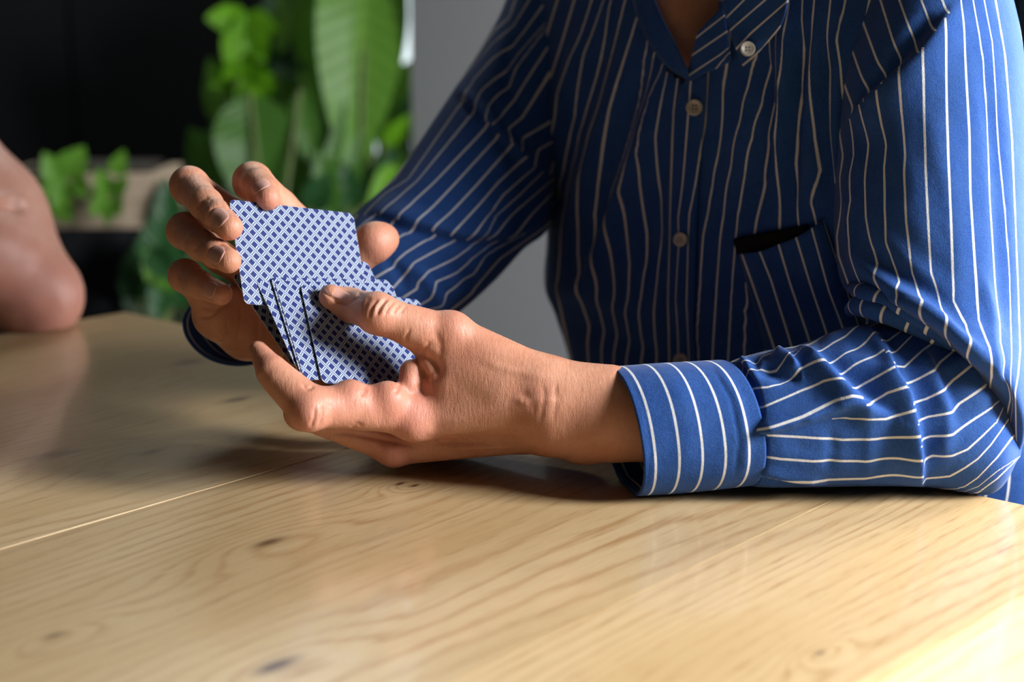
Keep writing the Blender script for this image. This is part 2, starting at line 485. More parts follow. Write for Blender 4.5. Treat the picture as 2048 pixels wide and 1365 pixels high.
# broad-leaved plant: the large pale leaves
e, g = plant('broad_leaf_plant', 715, 2.45, 'tall plant with very large pale green leaves in front of the bright window')
L2(e, g, 2.45, [(735, -150, 705, 360, .155, 0), (655, -40, 668, 250, .10, .1), (778, 20, 765, 330, .055, .12), (640, -60, 600, 120, .07, .15)], LEAF_B)
L2(e, g, 2.5, [(790, 330, 740, 410, .035, -.1), (770, 290, 815, 235, .03, -.05), (800, 300, 760, 380, .03, 0)], LEAF_A)
# lime clusters
e, g = plant('lime_foliage_plant', 455, 2.9, 'plant with bright lime green leaf clusters against the black panels')
sp = []
for cx, cy, n, s in ((500, 60, 9, 60), (485, 130, 8, 50), (500, 185, 7, 45)):
    for k in range(n):
        a = rng.uniform(0, 6.28); x = cx + rng.uniform(-28, 28); y = cy + rng.uniform(-25, 25)
        sp.append((x, y, x + s * math.cos(a), y + s * math.sin(a) * .8 + 12, .050, rng.uniform(-.05, .08)))
L2(e, g, 2.6, sp, LEAF_A)
# darker plants
e, g = plant('dark_broad_plant', 545, 2.3, 'dark green broad leaved plant directly behind the raised index finger')
L2(e, g, 2.4, [(500, 190, 520, 440, .13, 0), (560, 220, 570, 420, .08, .06), (470, 250, 430, 380, .08, .05), (600, 180, 640, 380, .045, .0), (590, 420, 610, 180, .03, .02),
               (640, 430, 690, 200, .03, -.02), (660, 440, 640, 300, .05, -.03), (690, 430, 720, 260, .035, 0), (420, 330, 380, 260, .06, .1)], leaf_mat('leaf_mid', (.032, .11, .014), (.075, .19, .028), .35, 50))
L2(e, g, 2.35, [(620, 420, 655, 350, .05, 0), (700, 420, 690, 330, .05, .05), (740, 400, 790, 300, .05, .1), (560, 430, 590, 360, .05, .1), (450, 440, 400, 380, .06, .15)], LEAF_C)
e, g = plant('shaded_low_plant', 330, 2.2, 'low plant with shaded leaves between the curled fingers and the wooden planter')
sp = [(300, 560, 335, 400, .06, 0), (330, 600, 355, 480, .05, .05), (260, 600, 300, 470, .06, .1), (350, 620, 400, 500, .05, .1), (300, 640, 250, 520, .06, .15), (330, 560, 310, 640, .04, -.05), (220, 620, 180, 480, .05, .2),
      (340, 480, 330, 350, .05, .1), (300, 500, 345, 560, .035, -.1), (400, 620, 420, 430, .06, .15)]
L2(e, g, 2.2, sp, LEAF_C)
L2(e, g, 2.15, [(320, 590, 345, 540, .03, 0), (310, 500, 295, 560, .03, 0)], LEAF_B)
LEAF_M = leaf_mat('leaf_mid_green', (.045, .14, .015), (.10, .24, .03), .4, 40)
e, g = plant('bushy_plant', 665, 2.95, 'bushy green plant filling the space behind the large leaves')
rg = random.Random(3)
for k in range(70):
    x = rg.uniform(420, 815); y = rg.uniform(-20, 620)
    if x < 545 and y < 230: continue
    a = rg.uniform(-2.6, -.5); L = rg.uniform(60, 150)
    L2(e, g, 2.85, [(x, y, x + L * math.cos(a), y + L * math.sin(a), rg.uniform(.035, .085), rg.uniform(-.12, .15))], (LEAF_C, LEAF_M, LEAF_M, LEAF_B)[k % 4], stems=(k % 6 == 0), face=np.array([rg.uniform(-.5, .9), -1, rg.uniform(-.1, .8)]))
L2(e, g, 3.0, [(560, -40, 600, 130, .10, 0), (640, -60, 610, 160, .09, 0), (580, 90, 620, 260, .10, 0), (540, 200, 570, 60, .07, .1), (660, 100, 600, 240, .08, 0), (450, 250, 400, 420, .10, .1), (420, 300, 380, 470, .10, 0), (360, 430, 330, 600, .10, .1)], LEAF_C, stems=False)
L2(e, g, 2.7, [(735, 420, 770, 300, .035, 0), (760, 420, 745, 330, .045, .03), (800, 380, 775, 250, .04, .05), (690, 330, 720, 220, .05, .05), (600, 640, 560, 560, .05, 0)], LEAF_A, stems=False)
# wooden planter box on a dark stand
pl = empty('planter_box', tuple(w3(190, 460, 2.3))); tag(pl, 'pale wooden planter box with small plants behind the bare arm', 'planter')
t = NT('pale_board'); t.set(color=t.mix(t.noise(t.scale(t.obj(), (2, 20, 20)), 3, 3), (.30, .225, .155, 1), (.42, .33, .24, 1)), rough=.7); PALE = t.m
a0 = w3(20, 400, 2.3); a1 = w3(313, 400, 2.3)
zc0 = w3(200, 458, 2.3)[2]; zc1 = w3(200, 345, 2.3)[2]
hgt = zc1 - zc0
def pbox(name, c, s, mat):
    bm = bmesh.new(); add_box(bm, c, s, .003); o = link(name, bm_mesh(name, bm), mat, pl)
    o.matrix_parent_inverse = Matrix.Translation(tuple(-np.array(pl.location)))
xm = (a0[0] + a1[0]) / 2; wid = a1[0] - a0[0]; yy = a0[1]
pbox('board', (xm, yy, zc0 + hgt * .25), (wid, .02, hgt * .49), PALE); pbox('board', (xm, yy, zc0 + hgt * .75), (wid, .02, hgt * .49), PALE)
pbox('board', (xm, yy + .15, zc0 + hgt * .46), (wid, .02, hgt * .92), PALE)
for sx in (a0[0], a1[0]): pbox('end_board', (sx, yy + .075, zc0 + hgt / 2), (.02, .15, hgt), PALE)
pbox('soil', (xm, yy + .08, zc0 + hgt * .9), (wid - .04, .13, .03), plain('soil', (.02, .014, .01), .95))
pbox('stand', (xm, yy + .08, zc0 / 2), (wid * .98, .15, zc0), BLACK)
pe = empty('small_planter_plant', tuple(w3(130, 350, 2.4))); tag(pe, 'small green plant trailing over the wooden planter box', 'plant')
for sx, sy, tx, ty, w in ((130, 350, 165, 300, .05), (120, 370, 90, 310, .04), (125, 380, 80, 390, .035), (110, 400, 140, 440, .04), (130, 360, 110, 420, .04), (150, 360, 170, 390, .03)):
    leaf(pe, w3(sx, sy, 2.26), w3(tx, ty, 2.22), w, LEAF_B)
stem(pe, [w3(130, 430, 2.4), w3(128, 400, 2.3), w3(127, 360, 2.26)], .004)
pe = empty('round_leaf_plant', tuple(w3(215, 350, 2.4))); tag(pe, 'tiny round leaved plant hanging in front of the wooden planter box', 'plant')
for sx, sy, tx, ty, w in ((215, 390, 200, 350, .03), (220, 390, 250, 360, .03), (215, 395, 190, 420, .03), (220, 400, 240, 430, .035), (215, 400, 215, 440, .03), (230, 350, 245, 310, .025)):
    leaf(pe, w3(sx, sy, 2.26), w3(tx, ty, 2.22), w, LEAF_B)
stem(pe, [w3(215, 430, 2.4), w3(216, 410, 2.3), w3(216, 380, 2.26)], .004)
# ------------------------------------------------------------------ signed distance bodies
def surface_nets(V, lo, h):
    S = V < 0
    nx, ny, nz = V.shape
    cnt = np.zeros((nx - 1, ny - 1, nz - 1), np.int8)
    cor = [(i, j, k) for i in (0, 1) for j in (0, 1) for k in (0, 1)]
    for (i, j, k) in cor:
        cnt += S[i:nx - 1 + i, j:ny - 1 + j, k:nz - 1 + k]
    mask = (cnt > 0) & (cnt < 8)
    idx = np.full(mask.shape, -1, np.int32)
    ci = np.stack(np.nonzero(mask), 1)
    idx[mask] = np.arange(len(ci))
    acc = np.zeros((len(ci), 3)); num = np.zeros(len(ci))
    val = {c: V[ci[:, 0] + c[0], ci[:, 1] + c[1], ci[:, 2] + c[2]] for c in cor}
    for a in cor:
        for ax in range(3):
            if a[ax] == 0:
                b = list(a); b[ax] = 1; b = tuple(b)
                va, vb = val[a], val[b]
                x = (va < 0) != (vb < 0)
                t = np.where(x, va / np.where(x, va - vb, 1), 0)
                p = np.array(a, float)[None] + t[:, None] * (np.array(b) - np.array(a))[None]
                acc += p * x[:, None]; num += x
    verts = np.asarray(lo) + h * (ci + acc / num[:, None])
    faces = []
    for ax in range(3):
        o1, o2 = [(1, 2), (2, 0), (0, 1)][ax]
        sl0 = [slice(None)] * 3; sl1 = [slice(None)] * 3
        sl0[ax] = slice(0, -1); sl1[ax] = slice(1, None)
        A, B = S[tuple(sl0)], S[tuple(sl1)]
        e = np.stack(np.nonzero(A != B), 1)
        e = e[(e[:, o1] >= 1) & (e[:, o2] >= 1)]
        lim = np.array(idx.shape)
        e = e[(e[:, o1] < lim[o1]) & (e[:, o2] < lim[o2])]
        def cell(d1, d2):
            q = e.copy(); q[:, o1] -= d1; q[:, o2] -= d2
            return idx[q[:, 0], q[:, 1], q[:, 2]]
        q = np.stack([cell(1, 1), cell(0, 1), cell(0, 0), cell(1, 0)], 1)
        flip = ~A[e[:, 0], e[:, 1], e[:, 2]]
        q[flip] = q[flip][:, ::-1]
        faces.append(q)
    F = np.concatenate(faces)
    return verts, F[(F >= 0).all(1)]

def smin(a, b, k):
    h = np.clip(.5 + .5 * (b - a) / k, 0, 1)
    return b * (1 - h) + a * h - k * h * (1 - h)

class SDF:
    def __init__(self, lo, hi, h):
        self.lo = np.asarray(lo, float); self.h = h
        n = np.ceil((np.asarray(hi) - self.lo) / h).astype(int) + 1
        self.n = n
        self.ax = [(self.lo[i] + h * np.arange(n[i])).astype(np.float32) for i in range(3)]
    def new(self): return np.full(tuple(self.n), 40.0, np.float32)
    def box(self, pts, m):
        a = np.min(pts, 0) - m; b = np.max(pts, 0) + m
        s = np.clip(((a - self.lo) / self.h).astype(int), 0, self.n)
        e = np.clip(((b - self.lo) / self.h).astype(int) + 2, 0, self.n)
        return tuple(slice(int(x), int(y)) for x, y in zip(s, e))
    def grid(self, sl):
        return [self.ax[i][sl[i]].reshape([-1 if j == i else 1 for j in range(3)]) for i in range(3)]
    def cone(self, V, a, b, ra, rb, k=0.0, flat=None):
        """round cone a-b; flat=(axis vector, factor) squeezes the section along that axis"""
        a = np.asarray(a, float); b = np.asarray(b, float)
        sl = self.box([a, b], max(ra, rb) + 14)
        if any(s.stop <= s.start for s in sl): return
        X, Y, Z = self.grid(sl)
        d = b - a; L2 = max(float(d @ d), 1e-6)
        px, py, pz = X - np.float32(a[0]), Y - np.float32(a[1]), Z - np.float32(a[2])
        t = np.clip((px * d[0] + py * d[1] + pz * d[2]) / L2, 0, 1)
        qx, qy, qz = px - t * d[0], py - t * d[1], pz - t * d[2]
        if flat is not None:
            f, s = flat; f = nrm(f)
            w = (qx * f[0] + qy * f[1] + qz * f[2])
            qx, qy, qz = qx + w * (s - 1) * f[0], qy + w * (s - 1) * f[1], qz + w * (s - 1) * f[2]
        D = np.sqrt(qx * qx + qy * qy + qz * qz) - (ra + (rb - ra) * t)
        V[sl] = smin(D, V[sl], k) if k > 0 else np.minimum(V[sl], D)
    def ball(self, V, c, r, k=0.0):
        self.cone(V, c, np.asarray(c) + 1e-3, r, r, k)
    def carve(self, V, a, b, r, k):
        W = self.new(); self.cone(W, a, b, r, r)
        sl = self.box([a, b], r + 14)
        V[sl] = -smin(-V[sl], W[sl], k)
    def sample(self, V, P):
        q = (np.asarray(P) - self.lo) / self.h
        i = np.clip(q.astype(int), 0, self.n - 2); f = q - i
        r = 0
        for dx in (0, 1):
            for dy in (0, 1):
                for dz in (0, 1):
                    w = (f[:, 0] if dx else 1 - f[:, 0]) * (f[:, 1] if dy else 1 - f[:, 1]) * (f[:, 2] if dz else 1 - f[:, 2])
                    r = r + w * V[i[:, 0] + dx, i[:, 1] + dy, i[:, 2] + dz]
        return r

def vnormals(V, F):
    T = np.concatenate([F[:, [0, 1, 2]], F[:, [0, 2, 3]]]) if F.shape[1] == 4 else F
    n = np.cross(V[T[:, 1]] - V[T[:, 0]], V[T[:, 2]] - V[T[:, 0]])
    N = np.zeros_like(V)
    for i in range(3):
        for c in range(3):
            N[:, c] += np.bincount(T[:, i], n[:, c], len(V))
    return N / np.maximum(np.linalg.norm(N, axis=1, keepdims=True), 1e-12)

def smooth(V, F, it=2, f=.5):
    E = np.concatenate([F[:, [i, (i + 1) % F.shape[1]]] for i in range(F.shape[1])])
    E = np.concatenate([E, E[:, ::-1]])
    deg = np.maximum(np.bincount(E[:, 0], minlength=len(V)), 1)
    for _ in range(it):
        A = np.stack([np.bincount(E[:, 0], V[E[:, 1], c], len(V)) for c in range(3)], 1) / deg[:, None]
        V = V + f * (A - V)
    return V

def poly_dist(P, line, ext=False):
    """signed distance (+ right of travel on screen) and position along a pixel polyline"""
    L = np.asarray(line, float)
    if ext:
        a = L[0] + (L[0] - L[1]) / np.linalg.norm(L[0] - L[1]) * 700
        b = L[-1] + (L[-1] - L[-2]) / np.linalg.norm(L[-1] - L[-2]) * 700
        L = np.concatenate([[a], L, [b]])
    seg = np.linalg.norm(np.diff(L, axis=0), axis=1); tot = seg.sum(); cum = np.concatenate([[0], np.cumsum(seg)])
    best = np.full(len(P), 1e9); sd = np.zeros(len(P)); s = np.zeros(len(P))
    for i in range(len(L) - 1):
        d = L[i + 1] - L[i]
        t = np.clip(((P - L[i]) @ d) / max(d @ d, 1e-9), 0, 1)
        q = P - L[i] - t[:, None] * d
        D = np.hypot(q[:, 0], q[:, 1])
        cr = d[0] * q[:, 1] - d[1] * q[:, 0]
        m = D < best
        best[m] = D[m]; sd[m] = (np.sign(cr) * D)[m]; s[m] = ((cum[i] + t * seg[i]) / tot)[m]
    return sd, s

def folds(V, N, FO, front_only=True):
    """raise creases and folds: each (pixel polyline, height mm, width + side px, width - side px)"""
    px = proj(V)
    view = V / np.linalg.norm(V, axis=1, keepdims=True)
    facing = np.clip(-(N * view).sum(1) * 3, 0, 1) if front_only else np.ones(len(V))
    disp = np.zeros(len(V))
    for line, h, wa, wb in FO:
        L = np.asarray(line, float)
        m = ((px > L.min(0) - 3 * max(wa, wb)) & (px < L.max(0) + 3 * max(wa, wb))).all(1) & (facing > 0)
        if not m.any(): continue
        sd, s = poly_dist(px[m], L)
        w = np.where(sd > 0, wa, wb)
        taper = np.clip(np.sin(np.pi * np.clip(s, 0.02, .98)) * 1.6, 0, 1)
        disp[m] += h * np.exp(-(sd / w) ** 2) * taper
    return V + N * (disp * facing)[:, None]

def nail_mesh(name, S, field, root, tip, up, length, width, mat, parent, back=1.2):
    """a nail plate hugging the finger's end: root/tip = distal joint and finger tip centre"""
    root = np.asarray(root, float); tip = np.asarray(tip, float)
    ax = nrm(tip - root); up = np.asarray(up, float); up = nrm(up - (up @ ax) * ax); sdv = np.cross(ax, up)
    nu, nv = 15, 13
    rows = []
    for j in range(nv):
        q = j / (nv - 1)                                  # 0 at the root, 1 at the free edge
        base = tip + ax * (back - length * (1 - q))
        wv = width * (0.74 + 0.26 * math.sin(min(q * 1.9, 1) * math.pi / 2)) if q < .5 else width * (1 - .30 * ((q - .5) / .5) ** 2.2)
        if q < .12: wv *= .80 + .20 * (q / .12) ** .5
        for i in range(nu):
            a = 2 * i / (nu - 1) - 1
            curve = (1 - abs(a) ** 2.3)
            b2 = base - ax * (1 - curve) * 1.6 * (1 if q > .5 else -1) * abs(2 * q - 1) ** 2
            rows.append((b2, a * wv / 2, a, q))
    B = np.array([r[0] for r in rows]); off = np.array([r[1] for r in rows])
    aa = np.array([r[2] for r in rows]); qq = np.array([r[3] for r in rows])
    R0 = width * .56
    ang = off / R0
    D = np.cos(ang)[:, None] * up + np.sin(ang)[:, None] * sdv
    r = np.full(len(B), 22.0)
    steps = np.arange(0.5, 20, .25)
    found = np.full(len(B), 6.0)
    prev = S.sample(field, B + D * steps[0])
    done = np.zeros(len(B), bool)
    for k in range(1, len(steps)):
        cur = S.sample(field, B + D * steps[k])
        hit = (~done) & (prev < 0) & (cur >= 0)
        found[hit] = (steps[k - 1] + .25 * (prev / (prev - cur)))[hit]; done |= hit; prev = cur
    lift = .26 + .05 * qq - .75 * np.clip((np.abs(aa) - .80) / .2, 0, 1) - .6 * np.clip((.1 - qq) / .1, 0, 1)
    G = found.reshape(nv, nu)
    for _ in range(3):
        G[1:-1] = (G[:-2] + G[1:-1] * 2 + G[2:]) / 4
    P = B + D * (G.ravel() + lift)[:, None]
    Q = P - D * .7
    n = nu * nv
    F = []
    for j in range(nv - 1):
        for i in range(nu - 1):
            a = j * nu + i
            F.append((a, a + 1, a + nu + 1, a + nu)); F.append((n + a, n + a + nu, n + a + nu + 1, n + a + 1))
    ring = list(range(nu)) + [j * nu + nu - 1 for j in range(1, nv)] + list(range((nv - 1) * nu + nu - 2, (nv - 1) * nu - 1, -1)) + [j * nu for j in range(nv - 2, 0, -1)]
    for i in range(len(ring)):
        a, b = ring[i], ring[(i + 1) % len(ring)]
        F.append((b, a, n + a, n + b))
    me = mesh_from(name, c2w(np.concatenate([P, Q])), F)
    return link(name, me, mat, parent)

def bool_union(meshes, name):
    obs = []
    for m in meshes:
        o = bpy.data.objects.new('tmp', m); COL.objects.link(o); obs.append(o)
    for o in obs[1:]:
        md = obs[0].modifiers.new('u', 'BOOLEAN'); md.operation = 'UNION'; md.object = o
        md.solver = 'MANIFOLD'
    dg = bpy.context.evaluated_depsgraph_get()
    me = bpy.data.meshes.new_from_object(obs[0].evaluated_get(dg))
    for o in obs: bpy.data.objects.remove(o)
    me.name = name
    return me

# ------------------------------------------------------------------ cards: two planes fitted to the corners seen
CN1 = nrm((.630, .450, .640))                 # normal of the fanned cards, camera axes
CP1 = pc(601, 572, 878.0)
CN2 = nrm((.655, .310, .690))                 # normal of the packet in the other hand
CP2 = pc(458, 400, 868.0)
def on_plane(px, py, P, N, off=0.0):
    r = ray(px, py); d = ((P + N * off) @ N) / (r @ N)
    return r * d
def fd(px, py, off=0.0):                      # depth of the fan's plane at a pixel
    return -on_plane(px, py, CP1, CN1, off)[2]

# ------------------------------------------------------------------ left hand (nearest to the camera)
H = 0.75
def left_hand():
    pts = np.array([pc(480, 660, 880), pc(480, 960, 850), pc(1345, 560, 840), pc(1345, 960, 900)])
    lo = np.array([pts[:, 0].min() - 6, -96, -985]); hi = np.array([pts[:, 0].max(), 42, -808])
    S = SDF(lo, hi, H)
    p = pc
    fingers = S.new()
    def finger(js, rs, k=3.0, flat=None):
        V = S.new()
        for i in range(len(js) - 1):
            S.cone(V, js[i], js[i + 1], rs[i], rs[i + 1], k, flat)
        return V
    K = {}
    # index: along the lower edge of the cards, its end curling up behind their left end
    im, ip, idd, it = p(842, 828, 876), p(622, 815, 846), p(545, 744, 851), p(517, 702, 861)
    V = finger([im, p(730, 816, 862), ip, idd, it], [14.0, 12.4, 11.8, 8.6, 5.6])
    S.ball(V, p(618, 826, 842), 10.6, 4)
    S.cone(V, p(610, 812, 845), p(560, 762, 849), 10.8, 9.2, 3)
    S.ball(V, p(700, 796, 856), 10.5, 4)       # pad of the proximal phalanx under the card edge
    S.ball(V, p(775, 800, 862), 10.8, 4)
    fingers = np.minimum(fingers, V)
    K['index'] = (idd, it)
    # middle: knuckle low on the outline, then under and behind the cards
    V = finger([p(790, 893, 900), p(612, 826, 879), p(590, 735, 893), p(640, 700, 905)], [11.0, 9.8, 8.6, 7.0])
    S.ball(V, p(602, 826, 876), 10.2, 3)
    fingers = smin(fingers, V, 1.2)
    V = finger([p(810, 880, 930), p(668, 818, 915), p(650, 735, 922), p(690, 700, 932)], [10.5, 9.2, 8.0, 6.6])
    fingers = smin(fingers, V, 1.2)
    V = finger([p(860, 872, 952), p(745, 818, 945), p(720, 745, 950), p(750, 715, 958)], [9.0, 8.0, 7.0, 6.0])
    fingers = smin(fingers, V, 1.2)
    # back of the hand
    palm = S.new()
    S.cone(palm, p(1130, 800, 869), p(840, 832, 877), 16, 14.0, 8)
    S.cone(palm, p(1130, 838, 882), p(790, 893, 899), 18, 11.2, 8)
    S.cone(palm, p(1130, 850, 897), p(812, 880, 928), 17, 11, 8)
    S.cone(palm, p(1130, 842, 908), p(862, 868, 950), 17, 10, 8)
    S.cone(palm, p(1100, 790, 885), p(900, 800, 905), 22, 18, 10)
    S.cone(palm, p(1070, 785, 872), p(905, 765, 876), 17, 16, 9)      # first dorsal interosseous
    S.cone(palm, p(880, 768, 880), p(838, 772, 882), 14, 9.5, 6)
    S.ball(palm, p(826, 845, 870), 11.0, 5)                             # index knuckle
    S.ball(palm, p(786, 898, 896), 9.6, 4)                              # middle knuckle
    # wrist and forearm
    S.cone(palm, p(1110, 826, 876), p(1215, 831, 874), 25.5, 25.0, 8, flat=((0, 0, 1), .98))
    S.cone(palm, p(1205, 831, 874), p(1420, 835, 872), 25.2, 29, 8)
    S.cone(palm, p(1080, 772, 872), p(1215, 780, 868), 15, 13, 8)
    S.ball(palm, p(1165, 882, 880), 13, 8)
    # thumb on the card backs
    th = S.new()
    tc, tm, ti, tt = p(1085, 768, 872), p(896, 668, 872), p(752, 626, 862), p(662, 594, fd(655, 590) - 8.5)
    S.cone(th, tc, tm, 15.5, 11.8, 8)
    S.ball(th, p(905, 664, 870), 11.6, 5)
    S.cone(th, tm, p(828, 655, 868), 11.8, 11.4, 4)
    S.cone(th, p(840, 660, 868), ti, 11.6, 11.0, 4)
    S.ball(th, p(757, 628, 861), 11.5, 4)
    S.cone(th, ti, p(700, 610, fd(700, 612) - 10.5), 10.8, 9.9, 3)
    S.cone(th, p(708, 613, fd(706, 612) - 10.8), tt, 9.8, 7.2, 3)
    S.cone(th, p(860, 690, 872), p(1000, 770, 872), 10, 15, 7)
    K['thumb'] = (ti, tt)
    hand = smin(palm, fingers, 5.0)
    hand = smin(hand, th, 6.5)
    # the hollow between thumb and hand, and the fold of skin beside it
    S.carve(hand, p(826, 716, 862), p(858, 738, 862), 5.0, 6.0)
    S.cone(hand, p(822, 742, 872), p(818, 768, 870), 6.5, 6.5, 4)
    S.cone(hand, p(850, 722, 868), p(868, 750, 866), 2.6, 2.6, 3)
    for a in range(3):
        sl = [slice(None)] * 3
        for e in (0, -1):
            sl[a] = e; hand[tuple(sl)] = np.maximum(hand[tuple(sl)], .6)
    return S, hand, K

LS, LV, LK = left_hand()
lv, lf = surface_nets(LV, LS.lo, H)
lv = smooth(lv, lf, 1, .4)
ln_ = vnormals(lv, lf)
LEFT_CREASES = [
    ([(643, 566), (652, 587), (672, 603), (698, 607), (713, 598), (716, 586)], -.75, 3.0, 3.0),
    # thumb joint wrinkles
    ([(737, 640), (744, 616), (757, 598)], -.75, 3.5, 3.5), ([(752, 634), (762, 612), (776, 596)], -.9, 3.5, 3.5),
    ([(768, 632), (778, 613), (790, 602)], -.8, 3.5, 3.5), ([(785, 630), (793, 616), (801, 607)], -.6, 3.2, 3.2),
    ([(745, 630), (752, 610), (766, 596)], .55, 4, 4), ([(761, 632), (771, 612), (783, 600)], .6, 4, 4),
    ([(728, 622), (733, 606), (741, 594)], -.4, 4, 4), ([(800, 628), (807, 618), (813, 611)], -.45, 3, 3),
    ([(716, 584), (722, 592), (718, 602)], -.6, 4, 4),
    # folds on the inside of the thumb base
    ([(822, 655), (812, 675), (815, 692)], -.5, 3.5, 3.5), ([(862, 682), (848, 700), (838, 712)], -.6, 4, 4),
    ([(868, 660), (882, 690), (880, 720)], -.5, 7, 7),
    # index: joint creases seen from the side
    ([(603, 770), (615, 778), (630, 772)], -.9, 4, 4), ([(727, 770), (730, 782), (722, 795)], -1.0, 4.5, 4.5),
    ([(800, 765), (796, 780), (788, 788)], -.7, 4, 4), ([(620, 858), (628, 838), (630, 815)], -.7, 3.5, 3.5),
    ([(636, 855), (645, 832), (644, 806)], -.6, 3.5, 3.5), ([(652, 830), (658, 812), (652, 800)], -.4, 3.5, 3.5),
    ([(700, 858), (714, 848), (728, 852)], -.5, 4, 4),
    ([(640, 866), (700, 868), (765, 880), (830, 893)], -1.3, 6, 6),
    # tendons and veins over the back of the hand
    ([(832, 872), (880, 880), (960, 878), (1080, 870)], -.7, 9, 9),
    ([(850, 893), (900, 896), (980, 895), (1070, 892)], .9, 6, 6), ([(850, 885), (930, 886), (1040, 883)], -.6, 5, 5),
    ([(865, 850), (930, 838), (1020, 815), (1080, 805)], .7, 12, 12),
    ([(1020, 795), (1050, 806), (1085, 802), (1120, 800)], .6, 8, 8), ([(1040, 780), (1062, 800), (1070, 830)], -.35, 8, 8),
    ([(960, 716), (1000, 735), (1060, 750), (1110, 752)], .5, 9, 9),
    ([(1085, 760), (1088, 800), (1080, 850)], -.35, 5, 5), ([(1110, 758), (1112, 800), (1106, 850)], -.3, 5, 5),
    ([(838, 765), (842, 780), (852, 795)], -.8, 5, 5), ([(870, 740), (860, 752), (846, 756)], -.5, 4, 4),
    ([(850, 716), (862, 730), (876, 742)], .5, 5, 5),
]
lv = folds(lv, ln_, LEFT_CREASES)

# ------------------------------------------------------------------ right hand (behind the cards)
def right_hand():
    S = SDF((-262, -70, -1075), (-45, 124, -835), H)
    p = pc
    K = {}
    fingers = S.new()
    def finger(js, rs, k=3.0, bulge=()):
        V = S.new()
        for i in range(len(js) - 1):
            S.cone(V, js[i], js[i + 1], rs[i], rs[i + 1], k)
        for c, r in bulge: S.ball(V, c, r, 3)
        return V
    # index: over the long edge
    mcp, pip, dip, tip = p(628, 480, 962), p(507, 366, 926), p(518, 374, 902), p(536, 397, 883)
    fingers = np.minimum(fingers, finger([mcp, p(560, 412, 944), pip, dip, tip], [11.5, 10.2, 11.4, 10.2, 7.2],
                                         bulge=[(p(504, 362, 922), 11.6), (p(527, 384, 893), 9.0)]))
    K['index'] = (dip, tip)
    # middle
    mcp, pip, dip, tip = p(560, 490, 952), p(380, 373, 916), p(412, 409, 884), p(459, 455, 861)
    fingers = smin(fingers, finger([mcp, p(462, 428, 938), pip, dip, tip], [11.5, 10.0, 10.8, 9.4, 7.6],
                                   bulge=[(p(378, 371, 914), 11.4), (p(435, 433, 871), 8.8)]), 1.0)
    K['middle'] = (dip, tip)
    # ring
    mcp, pip, dip, tip = p(520, 560, 946), p(372, 463, 910), p(403, 491, 878), p(457, 522, 854)
    fingers = smin(fingers, finger([mcp, p(440, 515, 930), pip, dip, tip], [11.0, 9.6, 10.2, 8.8, 7.2],
                                   bulge=[(p(369, 462, 909), 10.8), (p(430, 507, 865), 8.2)]), 1.0)
    K['ring'] = (dip, tip)
    # little finger
    mcp, pip, dip, tip = p(478, 615, 935), p(372, 553, 905), p(400, 570, 887), p(442, 588, 873)
    fingers = smin(fingers, finger([mcp, p(405, 590, 920), pip, dip, tip], [10.0, 8.6, 9.2, 8.0, 6.6],
                                   bulge=[(p(369, 551, 904), 9.6)]), 1.0)
    K['little'] = (dip, tip)
    palm = S.new()
    wr = p(560, 672, 985)
    for q, r in ((p(628, 480, 966), 13), (p(560, 492, 956), 13), (p(520, 560, 950), 13), (p(470, 618, 938), 13)):
        S.cone(palm, wr, q, 19, r, 10)
    S.cone(palm, p(432, 628, 930), p(492, 664, 950), 14.5, 16.5, 8)       # outer edge of the palm
    S.cone(palm, p(440, 636, 930), p(425, 600, 922), 13.0, 11, 6)
    S.cone(palm, p(500, 660, 950), p(560, 660, 962), 17.5, 18, 8)
    S.cone(palm, p(560, 655, 965), p(640, 600, 970), 17, 13, 8)           # ball of the thumb
    S.cone(palm, p(520, 650, 965), p(560, 635, 1030), 20, 22, 8)          # wrist going back
    S.cone(palm, p(560, 635, 1030), p(610, 620, 1072), 22, 22, 8)
    th = S.new()
    S.cone(th, p(640, 600, 968), p(690, 533, 962), 12.5, 11.6, 5)
    S.cone(th, p(690, 533, 962), p(748, 486, 957), 11.4, 12.0, 4)
    S.ball(th, p(752, 482, 957), 12.2, 3)
    S.cone(th, p(748, 488, 957), p(768, 478, 960), 11.6, 9.6, 3)
    K['thumb'] = (p(690, 533, 962), p(768, 478, 960))
    hand = smin(palm, fingers, 4.5)
    hand = smin(hand, th, 5)
    for a in range(3):
        sl = [slice(None)] * 3
        for e in (0, -1):
            sl[a] = e; hand[tuple(sl)] = np.maximum(hand[tuple(sl)], .6)
    return S, hand, K
RS, RV, RK = right_hand()
rv, rf = surface_nets(RV, RS.lo, H)
rv = smooth(rv, rf, 1, .4)
rn_ = vnormals(rv, rf)
